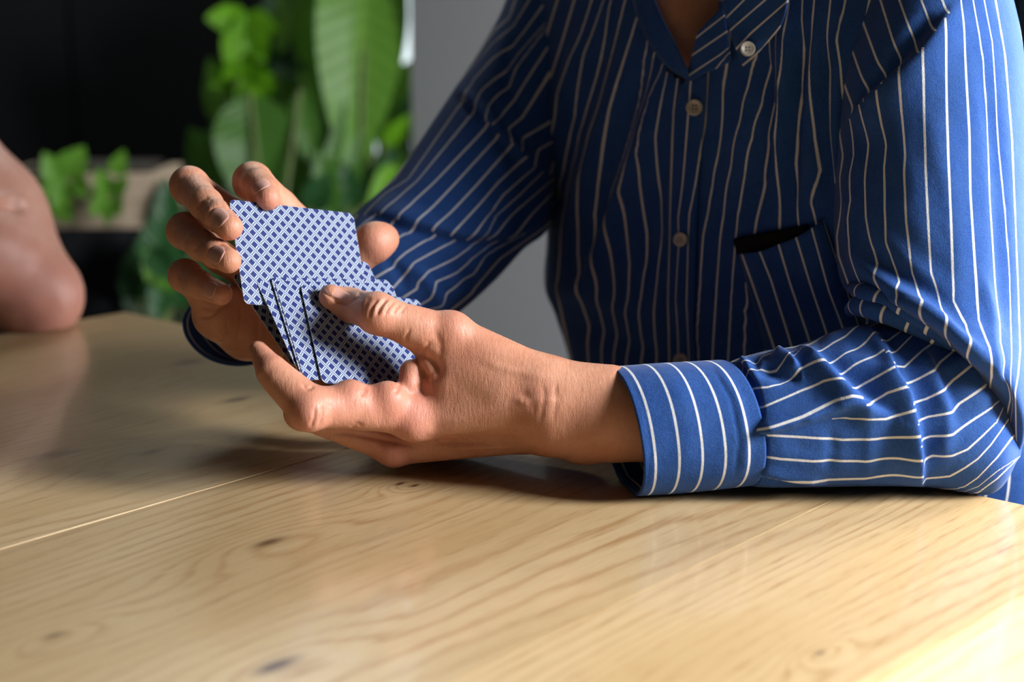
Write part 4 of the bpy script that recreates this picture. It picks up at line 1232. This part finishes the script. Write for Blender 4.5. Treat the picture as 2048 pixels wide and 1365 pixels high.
# ---- the far sleeve
FAR = [st((1120, -130), (1185, -60), 1190, 1185, 25), st((1040, -110), (1210, 40), 1200, 1190, 62), st((1010, 8), (1170, 140), 1192, 1180, 62), st((965, 94), (1140, 235), 1180, 1165, 60), st((908, 182), (1112, 345), 1160, 1145, 60),
       st((848, 272), (1099, 452), 1138, 1125, 60), st((790, 354), (1046, 500), 1112, 1108, 58), st((727, 415), (985, 566), 1094, 1090, 55), st((668, 470), (908, 632), 1082, 1078, 52),
       st((612, 520), (800, 690), 1078, 1070, 44, -10), ring((590, 615, 1062), (18, -25, 4), (-22, -10, 30)), ring((545, 630, 1036), (16, -24, 4), (-25, -12, 24))]
rV, rF, rN = loft(FAR, 200, 130, 2.1)
E_ = lambda p: zt(690, 300, 3.412, p)
F_ = lambda p: zt(820, 0, 4.267, p)
RU = [(0, F_([(880, 60), (850, 150), (720, 260), (640, 380)])), (1, F_([(990, 40), (880, 220), (700, 370), (590, 500)])), (2, F_([(1060, 150), (965, 280), (880, 370), (700, 500), (540, 680), (490, 800), (480, 890)])),
      (3, F_([(980, 400), (880, 510), (800, 610), (620, 760), (590, 800), (560, 950)])), (4, F_([(990, 460), (900, 580), (850, 720), (720, 840), (670, 900), (650, 1050)])),
      (5, F_([(1010, 660), (900, 830), (780, 990), (740, 1040)])), (6, F_([(1020, 900), (960, 1000), (840, 1100), (850, 1200)])), (7, F_([(1100, 1100), (960, 1180), (930, 1300)]))]
RM = [(0, E_([(430, 60), (340, 200), (180, 330)])), (1, E_([(555, 20), (430, 200), (280, 290), (180, 390)])), (2, E_([(680, -20), (500, 200), (390, 300), (280, 410)])), (3, E_([(820, 0), (620, 210), (480, 340), (390, 450)])),
      (4, E_([(960, 0), (750, 230), (600, 390), (500, 500)])), (5, E_([(1110, 0), (900, 240), (740, 410), (620, 530)])), (6, E_([(1190, 90), (1050, 220), (920, 370), (750, 555)])),
      (7, E_([(1250, 160), (1080, 310), (1000, 430), (870, 580)])), (8, E_([(1290, 210), (1180, 320), (1030, 450), (980, 530)])), (9, E_([(1280, 320), (1150, 430), (1040, 540)])), (10, E_([(1350, 360), (1230, 480), (1120, 590)]))]
RL = [(0, E_([(100, 430), (20, 520)])), (1, E_([(240, 420), (150, 480), (60, 560)])), (2, E_([(360, 465), (290, 510), (150, 620)])), (3, E_([(490, 515), (350, 610), (200, 740)])),
      (4, E_([(630, 570), (420, 700), (350, 760), (330, 800), (210, 870)])), (5, E_([(780, 600), (560, 720), (470, 770), (420, 840), (350, 920)])), (6, E_([(910, 630), (740, 750), (570, 830), (500, 900), (490, 950), (410, 1000)])),
      (7, E_([(1040, 625), (870, 740), (780, 840), (620, 900), (580, 1020), (520, 1060)])), (8, E_([(1150, 610), (960, 720), (880, 850), (690, 980), (660, 1050), (590, 1080)])), (9, E_([(1230, 620), (1060, 740), (930, 890), (870, 980), (740, 1080)]))]
FOLD1 = [(905, 165), (945, 215), (990, 265), (1030, 300), (1065, 330)]
FOLD2 = [(715, 430), (760, 425), (830, 452), (920, 477), (1000, 478), (1095, 445)]
R_FOLDS = [(FOLD1, 5, 10, 16), ([(912, 185), (955, 235), (1000, 285), (1050, 335)], -5, 9, 9), ([(930, 215), (975, 260), (1025, 310), (1070, 350)], 2.5, 10, 14),
           ([(735, 418), (830, 446), (920, 470), (1010, 470), (1090, 440)], 4, 9, 26), ([(735, 436), (830, 462), (920, 487), (1010, 490)], -3.5, 9, 9),
           ([(800, 530), (840, 545), (880, 600), (870, 640)], 2.5, 14, 12), ([(770, 515), (800, 545), (815, 590)], -2.2, 10, 10), ([(880, 520), (920, 545), (950, 590)], -2, 16, 16),
           ([(1030, 60), (1010, 160), (1050, 240)], -2.5, 12, 12)]
RPOLY_U = [(800, -200), (895, 160), (945, 215), (990, 265), (1030, 300), (1068, 332), (1200, 400), (1250, -200)]
RPOLY_L = [(640, 430), (715, 430), (760, 430), (830, 455), (920, 480), (1000, 482), (1100, 450), (1200, 800), (400, 800), (400, 430)]
RCUFF = [ring((560, 625, 1048), (16, -25, 4), (-26, -12, 22)), ring((520, 640, 1020), (17, -25, 3), (-28, -13, 18)), ring((478, 652, 992), (18, -23, 3), (-29, -12, 14))]
kV, kF, kN = loft(RCUFF, 40, 80, 2.1)
# ------------------------------------------------------------------ body, joined to the hands
UPC = RCW.T @ np.array([0, 0, 1.0])
def head(S, V, c, f):
    """skull, jaw, nose, ears, brow and mouth around c (mm, camera axes), facing f"""
    f = nrm(f - (f @ UPC) * UPC - .12 * UPC); u = nrm(UPC - (UPC @ f) * f); s = np.cross(f, u)
    at = lambda a, b, d: c + f * a + u * b + s * d
    S.ball(V, at(-14, 32, 0), 79, 6)
    S.cone(V, at(22, 28, 0), at(52, -62, 0), 66, 30, 14)
    for k in (-1, 1):
        S.cone(V, at(12, -20, 46 * k), at(56, -70, 14 * k), 18, 14, 12)
        S.cone(V, at(78, 30, 12 * k), at(64, 30, 48 * k), 9, 9, 8)
        S.cone(V, at(62, -4, 44 * k), at(66, -6, 36 * k), 13, 13, 10)
        S.carve(V, at(90, 16, 31 * k), at(86, 16, 36 * k), 13, 8)
        S.cone(V, at(-4, 24, 77 * k), at(-2, -22, 72 * k), 11, 8, 5)
        S.ball(V, at(88, -16, 9 * k), 8, 5)
    S.cone(V, at(84, 26, 0), at(101, -14, 0), 8, 10, 7)
    S.cone(V, at(83, -41, -17), at(83, -41, 17), 6, 6, 6); S.cone(V, at(80, -52, -13), at(80, -52, 13), 7, 7, 6)
    S.cone(V, at(-4, -10, 0), at(-22, -110, 0), 55, 56, 18)
    return at
HEAD_C = pc(1385, -330, 1095) + UPC * 66
HEAD_F = RCW.T @ (-UDIR)
def body_low():
    S = SDF((-260, -250, -1330), (380, 640, -790), 5.0)
    V = S.new(); p = pc
    S.cone(V, p(1385, -330, 1090), p(1380, 70, 1066), 58, 62, 0)                      # neck
    S.cone(V, p(1280, 90, 1140), p(1600, 60, 1050), 58, 56, 20)
    S.cone(V, p(1375, 170, 1100), p(1430, 170, 1090), 84, 80, 20)                   # chest
    S.cone(V, p(1380, 200, 1112), p(1420, 760, 1118), 62, 58, 20)
    S.cone(V, p(1530, 200, 1048), p(1600, 760, 1062), 58, 54, 20)
    S.cone(V, p(1200, 110, 1185), p(1010, 290, 1155), 36, 34, 15)                    # far arm
    S.cone(V, p(1000, 290, 1152), p(770, 540, 1100), 34, 30, 10)
    S.cone(V, p(770, 540, 1100), p(600, 622, 1068), 30, 21, 10)
    S.cone(V, p(1830, 40, 945), p(1862, 330, 922), 38, 36, 15)                      # near arm
    S.cone(V, p(1862, 330, 922), p(1915, 780, 876), 36, 19, 10)
    S.cone(V, p(1905, 815, 876), p(1700, 830, 878), 19, 27, 8)
    head(S, V, HEAD_C, HEAD_F)
    S.cone(V, p(1700, 830, 880), p(1340, 834, 873), 28, 23, 8)
    for a in range(3):
        sl = [slice(None)] * 3
        for e in (0, -1):
            sl[a] = e; V[tuple(sl)] = np.maximum(V[tuple(sl)], 1.0)
    v, f = surface_nets(V, S.lo, 5.0)
    return smooth(v, f, 3, .5), f
bv, bf = body_low()
def tuck(v, bvh, gap, hole=None):
    """keep the body a little behind the cloth that covers it"""
    px = proj(v); out = v.copy()
    sk = inside(px, hole) if hole is not None else np.zeros(len(v), bool)
    for i in range(len(v)):
        if sk[i]: continue
        r = Vector(v[i]); L = r.length
        h = bvh.ray_cast(Vector((0, 0, 0)), r / L)
        if h[0] is not None and L < h[3] + gap and L > h[3] - 60: out[i] = v[i] / L * (h[3] + gap)
    return out
bv = tuck(bv, T_BVH, 5.0, NECK_HOLE)
body_me = mesh_from('body', on_top(c2w(bv)), bf)
try:
    joined = bool_union([left_me, body_me, right_me], 'person')
    ok = len(joined.vertices) > .8 * len(left_me.vertices)
except Exception:
    ok = False
if not ok:
    bm = bmesh.new()
    for m in (left_me, body_me, right_me): bm.from_mesh(m)
    joined = bm_mesh('person', bm)
joined.polygons.foreach_set('use_smooth', np.ones(len(joined.polygons), bool))
joined.materials.clear()
set_flush(joined, FLUSH_L + FLUSH_R)
print('BODY', len(joined.vertices), 'union', ok)
person = link('person', joined, SKIN)
tag(person, 'seated man in a navy pinstriped shirt holding the fanned playing cards above the table', 'person')
nails = [('thumb', LS, LV, LK, (.05, .80, .60), 20.5, 15, 5.2), ('middle', RS, RV, RK, (-.02, .08, 1), 14.5, 13, 3.2), ('ring', RS, RV, RK, (-.02, .03, 1), 13.5, 12.5, 3.0),
         ('little', RS, RV, RK, (-.05, .03, 1), 11.5, 10.5, 2.2), ('index', RS, RV, RK, (-.15, .45, 1), 11.5, 11.5, 1.0), ('thumb', RS, RV, RK, (.9, .2, -.5), 11, 13, 3)]
for k, S_, V_, K_, up, ln, wd, bk in nails:
    nail_mesh('fingernail', S_, V_, *K_[k], up, ln, wd, NAIL, person, back=bk)
def head_parts(c, f, parent, hair_mat):
    S = SDF(c - 125, c + 135, 4.0); V = S.new(); W = S.new()
    at = head(S, W, c, f)
    f_, u_, s_ = nrm(at(1, 0, 0) - at(0, 0, 0)), nrm(at(0, 1, 0) - at(0, 0, 0)), nrm(at(0, 0, 1) - at(0, 0, 0))
    S.ball(V, at(-14, 33, 0), 85)
    X, Y, Z = [S.ax[i].reshape([-1 if j == i else 1 for j in range(3)]) for i in range(3)]
    q = lambda d: (X - c[0]) * d[0] + (Y - c[1]) * d[1] + (Z - c[2]) * d[2]
    V = np.maximum(V, (q(f_) * .75 - q(u_) * .66 + 2).astype(np.float32))
    hv, hf = surface_nets(V, S.lo, 4.0)
    o = link('hair', mesh_from('hair', c2w(smooth(hv, hf, 2)), hf), hair_mat, parent)
    for k in (-1, 1):
        bm = bmesh.new(); bmesh.ops.create_uvsphere(bm, u_segments=16, v_segments=10, radius=.0118)
        e = link('eye', bm_mesh('eye', bm, True), eye_mat(RCW @ f_), parent); e.location = c2w([at(73, 16, 31 * k)])[0]
def eye_mat(f):
    t = NT('eye')
    d = t.vmath('DOT_PRODUCT', t.vmath('NORMALIZE', t.obj()), tuple(f), out=1)
    c = t.mix(t.mapr(d, .84, .86), (.65, .62, .58, 1), (.06, .035, .02, 1))
    return t.set(color=t.mix(t.mapr(d, .965, .97), c, (.004, .004, .004, 1)), rough=.15)
head_parts(HEAD_C, HEAD_F, person, plain('grey_hair', (.12, .11, .10), .7))
shirt = SHIRT_OBJ; shirt.parent = person
sl, _, _ = cloth('sleeve', uV, uF, uN, proj(uV), Stripes(US, 42), shirt, CLOTH, U_FOLDS, regions=[([(1905, 20), (1840, 113), (1760, 183), (1690, 250), (1640, 320), (1640, -200), (1905, -200)], Stripes(UQ, 40))])
fs, _, _ = cloth('forearm_sleeve', fV, fF, fN, proj(fV), Stripes(AC, 45), shirt, CLOTH, F_FOLDS, regions=[(BPOLY, Stripes(BP, 40)), (DPOLY, Stripes(DS, 42))])
n_, m_ = 60, 121
cu = lambda P: (np.repeat(np.linspace(0, 1, n_), m_)[cF.ravel()] * 224 - 21) / 43.0
cuff, _, _ = cloth('cuff', cV, cF, cN, proj(cV), cu, shirt, CLOTH, [([(1222, 745), (1262, 820), (1276, 900), (1268, 985)], .5, 8, 8), ([(1430, 720), (1478, 800), (1494, 880), (1486, 968)], .7, 9, 9),
             ([(1250, 740), (1290, 820), (1302, 900), (1292, 985)], -.3, 3, 3), ([(1418, 724), (1462, 800), (1478, 880), (1468, 968)], -.4, 3, 3), ([(1340, 740), (1380, 860), (1360, 970)], .5, 26, 26)], thick=.0022)
fr, _, _ = cloth('sleeve', rV, rF, rN, proj(rV), Stripes(RM, 38), shirt, CLOTH, R_FOLDS, regions=[(RPOLY_U, Stripes(RU, 36)), (RPOLY_L, Stripes(RL, 36))])
kc = lambda P: np.repeat(np.linspace(0, 1, 40), 81)[kF.ravel()] * 3.9 + .3
rc, _, _ = cloth('cuff', kV, kF, kN, proj(kV), kc, shirt, CLOTH, (), thick=.002)
# rolls of cloth crushed in the bend of the elbow
def roll(pts, rads, du):
    P = catmull([pc(*q) for q in pts], 40); R_ = np.interp(np.linspace(0, 1, 40), np.linspace(0, 1, len(rads)), rads)
    V = []; m = 22
    for i, p in enumerate(P):
        d = nrm(P[min(i + 1, 39)] - P[max(i - 1, 0)]); a = nrm(np.cross(d, (0, 0, 1))); b = np.cross(a, d)
        for k in range(m + 1):
            th = 2 * math.pi * k / m; V.append(p + R_[i] * (math.cos(th) * a + .9 * math.sin(th) * b))
    i = np.arange(39)[:, None] * (m + 1) + np.arange(m)[None]
    F = np.stack([i, i + 1, i + m + 2, i + m + 1], -1).reshape(-1, 4)
    U = (np.repeat(np.linspace(0, du, 40), m + 1) + np.tile(np.sin(np.linspace(0, 2 * math.pi, m + 1)) * .12, 40))[F.ravel()]
    me = mesh_from('sleeve_fold', c2w(np.array(V)), F); set_uv(me, F, U)
    return link('sleeve_fold', me, CLOTH, shirt)
roll([(1702, 574, 880), (1735, 588, 862), (1790, 612, 853), (1860, 655, 847), (1930, 715, 848)], (3, 6, 6.5, 5, 3), 5.3)
roll([(1700, 622, 878), (1722, 612, 866), (1765, 624, 855), (1830, 655, 851), (1900, 705, 851)], (4, 6.5, 6.5, 5, 3), 5.6)
# ---- placket, collar, pocket, buttons
PL = [(1369, 160), (1347, 217), (1338, 304), (1334, 410), (1334, 480), (1332, 560), (1330, 640), (1336, 760)]
PR = [(1412, 150), (1409, 217), (1400, 304), (1393, 410), (1390, 480), (1388, 560), (1386, 640), (1392, 760)]
patch('placket', between(PL, PR, 70, 9), 3.0, Stripes(TS_, 43), shirt)
patch('collar', between([(1255, -40), (1270, 40), (1298, 100), (1332, 143), (1371, 168)], [(1282, -40), (1306, 20), (1324, 60), (1345, 100), (1371, 158)], 30, 6), 9.0, (lambda P: np.full(len(P), .5)), shirt, lift=lambda a, b: 5 * b)
patch('collar_band', bilinear((1390, 76), (1442, 22), (1460, 128), (1368, 172), 16, 14), 6.0, Stripes([(0, C_([(-60, 240), (80, 130)])), (1, C_([(0, 290), (150, 170)])), (2, C_([(0, 400), (170, 285)])), (3, C_([(-40, 560), (100, 470)])), (4, C_([(0, 680), (95, 560)]))], 28), shirt, lift=lambda a, b: 5 * (1 - a))
cl = [(1430, 22), (1449, 78), (1462, 112), (1479, 146)]
cr = [(1600, -80), (1572, 0), (1548, 74), (1481, 147)]
patch('collar_leaf', between(cl, cr, 30, 18), 11.0, Stripes([(-1, C_([(60, 160), (250, -40)])), (0, C_([(110, 110), (240, -20)])), (1, C_([(170, 215), (380, 0)])), (2, C_([(190, 310), (540, 0)])), (3, C_([(240, 440), (350, 320), (620, 80)])), (4, C_([(300, 545), (450, 420), (545, 300)]))], 30), shirt, lift=lambda a, b: 10 * (1 - a) * (1 - b) + 3)
PK = Stripes([(-1, D_([(180, 620), (400, 1300)])), (0, D_([(285, 615), (360, 830), (515, 1290)])), (1, D_([(400, 615), (490, 820), (635, 1280)])), (2, D_([(535, 570), (620, 830), (765, 1250)])), (3, D_([(660, 520), (740, 760), (890, 1210)])), (4, D_([(775, 450), (840, 680), (900, 900), (1010, 1180)])), (5, D_([(875, 375), (950, 600), (1050, 900), (1100, 1050)]))], 34)
patch('chest_pocket', between([(1474, 512), (1510, 512), (1548, 498), (1590, 480), (1645, 444)], [(1545, 760), (1590, 750), (1630, 740), (1680, 730), (1735, 700)], 26, 24), 4.0, PK, shirt, lift=lambda a, b: 7.0 * min(1, 3.0 * math.sin(math.pi * min(max(a, 0), 1))) * min(1, 4 * (1 - b)) + 4 * max(0, 1 - 3.2 * b) * math.sin(math.pi * min(max(a, .03), .97)))
BTN = plain('button_shell', (.50, .47, .40), .35, spec=.5)
THREAD = plain('button_holes', (.05, .05, .07), .8)
def button(px, py, d_mm, tilt=(0, 0, 1), off=5.0, parent=None):
    c = on_body(px, py, 0) + np.array([0, 0, off])
    n = nrm(tilt); a = nrm(np.cross(n, (0, 1, 0))); b = np.cross(n, a)
    prof = [(.001, .35), (.30, .35), (.62, .45), (.78, .95), (.92, 1.0), (1.0, .6), (1.0, 0), (.001, 0)]
    V = []; F = []; m = 28; r = d_mm / 2
    for q, h in prof:
        for k in range(m):
            th = 2 * math.pi * k / m
            V.append(c + (a * math.cos(th) + b * math.sin(th)) * r * q + n * h * 1.7)
    for i in range(len(prof) - 1):
        for k in range(m): F.append((i * m + k, i * m + (k + 1) % m, (i + 1) * m + (k + 1) % m, (i + 1) * m + k))
    me = mesh_from('button', c2w(np.array(V)), np.array(F)); me.materials.append(BTN); me.materials.append(THREAD)
    bm = bmesh.new(); bm.from_mesh(me)
    for dx, dy in ((-1, -1), (1, -1), (1, 1), (-1, 1)):
        h = c + (a * dx + b * dy) * r * .2 + n * 1.0
        vs = [bm.verts.new(tuple(c2w(h + (a * math.cos(q) + b * math.sin(q)) * r * .12)[0] if False else c2w([h + (a * math.cos(q) + b * math.sin(q)) * r * .12])[0])) for q in np.linspace(0, 6.283, 9)[:-1]]
        f = bm.faces.new(vs); f.material_index = 1
    bm.to_mesh(me); bm.free()
    return link('button', me, None, shirt)
button(1386, 219, 10.8, (-.1, .1, 1), off=7.5); button(1359, 481, 9.5, (-.45, .1, 1), off=7.0); button(1359, 722, 10, (-.3, .2, 1), off=7.0); button(1485, 111, 9.5, (.05, .1, 1), off=20.5)
# black case standing in the pocket
cA = on_body(1482, 474, 0); cB = on_body(1628, 448, 0)
dn = nrm(on_body(1600, 690) - on_body(1557, 470))
ex = nrm(cB - cA); ez = nrm(np.cross(dn, ex))
if ez[2] < 0: ez = -ez
ey = nrm(np.cross(ez, ex)); wdt = np.linalg.norm(cB - cA)
ctr = (cA + cB) / 2 + dn * 26 + ez * 3.6
bm = bmesh.new(); add_box(bm, (0, 0, 0), (wdt * .001, .054, .0064), .0030)
M = np.eye(4); M[:3, :3] = RCW @ np.stack([ex, ey, ez], 1); M[:3, 3] = c2w([ctr])[0]
case = link('case', bm_mesh('case', bm, True), plain('black_case', (.004, .004, .005), .8, spec=.15), None); case.matrix_world = Matrix(M.tolist())
tag(case, 'flat black case tucked into the chest pocket of the pinstriped shirt', 'case')
# ------------------------------------------------------------------ second person: a bare arm resting on the table
HEAD2 = pc(-800, -420, 1500); HEAD2_F = RCW.T @ VDIR
def arm2():
    h = 3.5
    S = SDF((-1080, -90, -1760), (-330, 780, -1150), h)
    V = S.new(); p = pc
    S.cone(V, p(-40, 440, 1345), p(55, 582, 1320), 55, 43, 0)
    S.cone(V, p(-420, -40, 1430), p(-40, 440, 1345), 60, 55, 20)
    S.cone(V, p(70, 588, 1312), p(-30, 520, 1296), 37, 42, 14)                        # forearm, folded up towards the head
    S.cone(V, p(-30, 520, 1296), p(-330, 90, 1255), 42, 27, 10)
    S.ball(V, p(86, 604, 1312), 27, 18)
    S.cone(V, p(-330, 90, 1255), p(-400, -40, 1262), 26, 30, 12)                      # hand, out of the frame
    for k in range(4):
        a = p(-400 - 26 * k + 30, -60, 1262 + 5 * k); b = p(-420 - 24 * k + 20, -150, 1290); c = p(-440 - 22 * k + 20, -190, 1330)
        S.cone(V, a, b, 10, 9, 4); S.cone(V, b, c, 9, 7.5, 2)
    S.cone(V, p(-350, 10, 1245), p(-320, -90, 1260), 12, 9, 6)
    S.cone(V, HEAD2 - UPC * 100, HEAD2 - UPC * 230, 58, 70, 10)
    S.cone(V, HEAD2 - UPC * 250, p(-450, -20, 1450), 70, 52, 20)
    head(S, V, HEAD2, HEAD2_F)
    for a in range(3):
        sl = [slice(None)] * 3
        for e in (0, -1):
            sl[a] = e; V[tuple(sl)] = np.maximum(V[tuple(sl)], 1.0)
    v, f = surface_nets(V, S.lo, h)
    v = smooth(v, f, 4, .5)
    n = vnormals(v, f)
    return folds(v, n, [([(-30, 420), (20, 412), (52, 424)], -5, 9, 9), ([(-30, 402), (20, 392), (60, 408)], 3, 12, 9), ([(-60, 470), (30, 480), (90, 520)], 2.5, 40, 40), ([(20, 650), (80, 630), (120, 590)], -1.5, 20, 20)]), f
av, af = arm2()
zmin = (c2w(av)[:, 2]).min()
av_w = c2w(av)
low = av_w[:, 2] < TABLE_Z + .001
av_w[low, 2] = TABLE_Z + .001 + (av_w[low, 2] - TABLE_Z) * .01
ame = mesh_from('person', av_w, af)
set_flush(ame, [(100, 610, 1290, 40, .5), (20, 600, 1280, 60, .25)])
p2 = link('person', ame, skin_mat('skin_dimmed', (.66, .70, .84)))  # darker skin copy; the dimmer light on this arm is put into its tone
tag(p2, 'second person of whom only a bare bent arm shows, its elbow on the table corner', 'person')
# dark short sleeve round the shoulder, outside the frame
sv, sf, sn = loft([st((-560, -170), (-330, -170), 1480, 1450, 60), st((-540, -60), (-200, 30), 1440, 1410, 82), st((-420, 70), (-110, 160), 1425, 1392, 74)], 30, 40)
se = link('sleeve', mesh_from('sleeve', c2w(sv), sf), plain('dark_jersey', (.02, .022, .025), .9), p2)
s = se.modifiers.new('thick', 'SOLIDIFY'); s.thickness = .002
jv, jf, jn = loft([st((-900, -215), (-700, -215), 1520, 1500, 70), st((-1150, -120), (-430, -130), 1560, 1450, 110), st((-1150, 300), (-420, 300), 1590, 1500, 130), st((-1130, 900), (-430, 900), 1600, 1540, 140)], 40, 60, 2.4)
jr = link('jersey', mesh_from('jersey', c2w(jv), jf), se.data.materials[0], p2)
head_parts(HEAD2, HEAD2_F, p2, plain('dark_hair', (.03, .025, .02), .7))
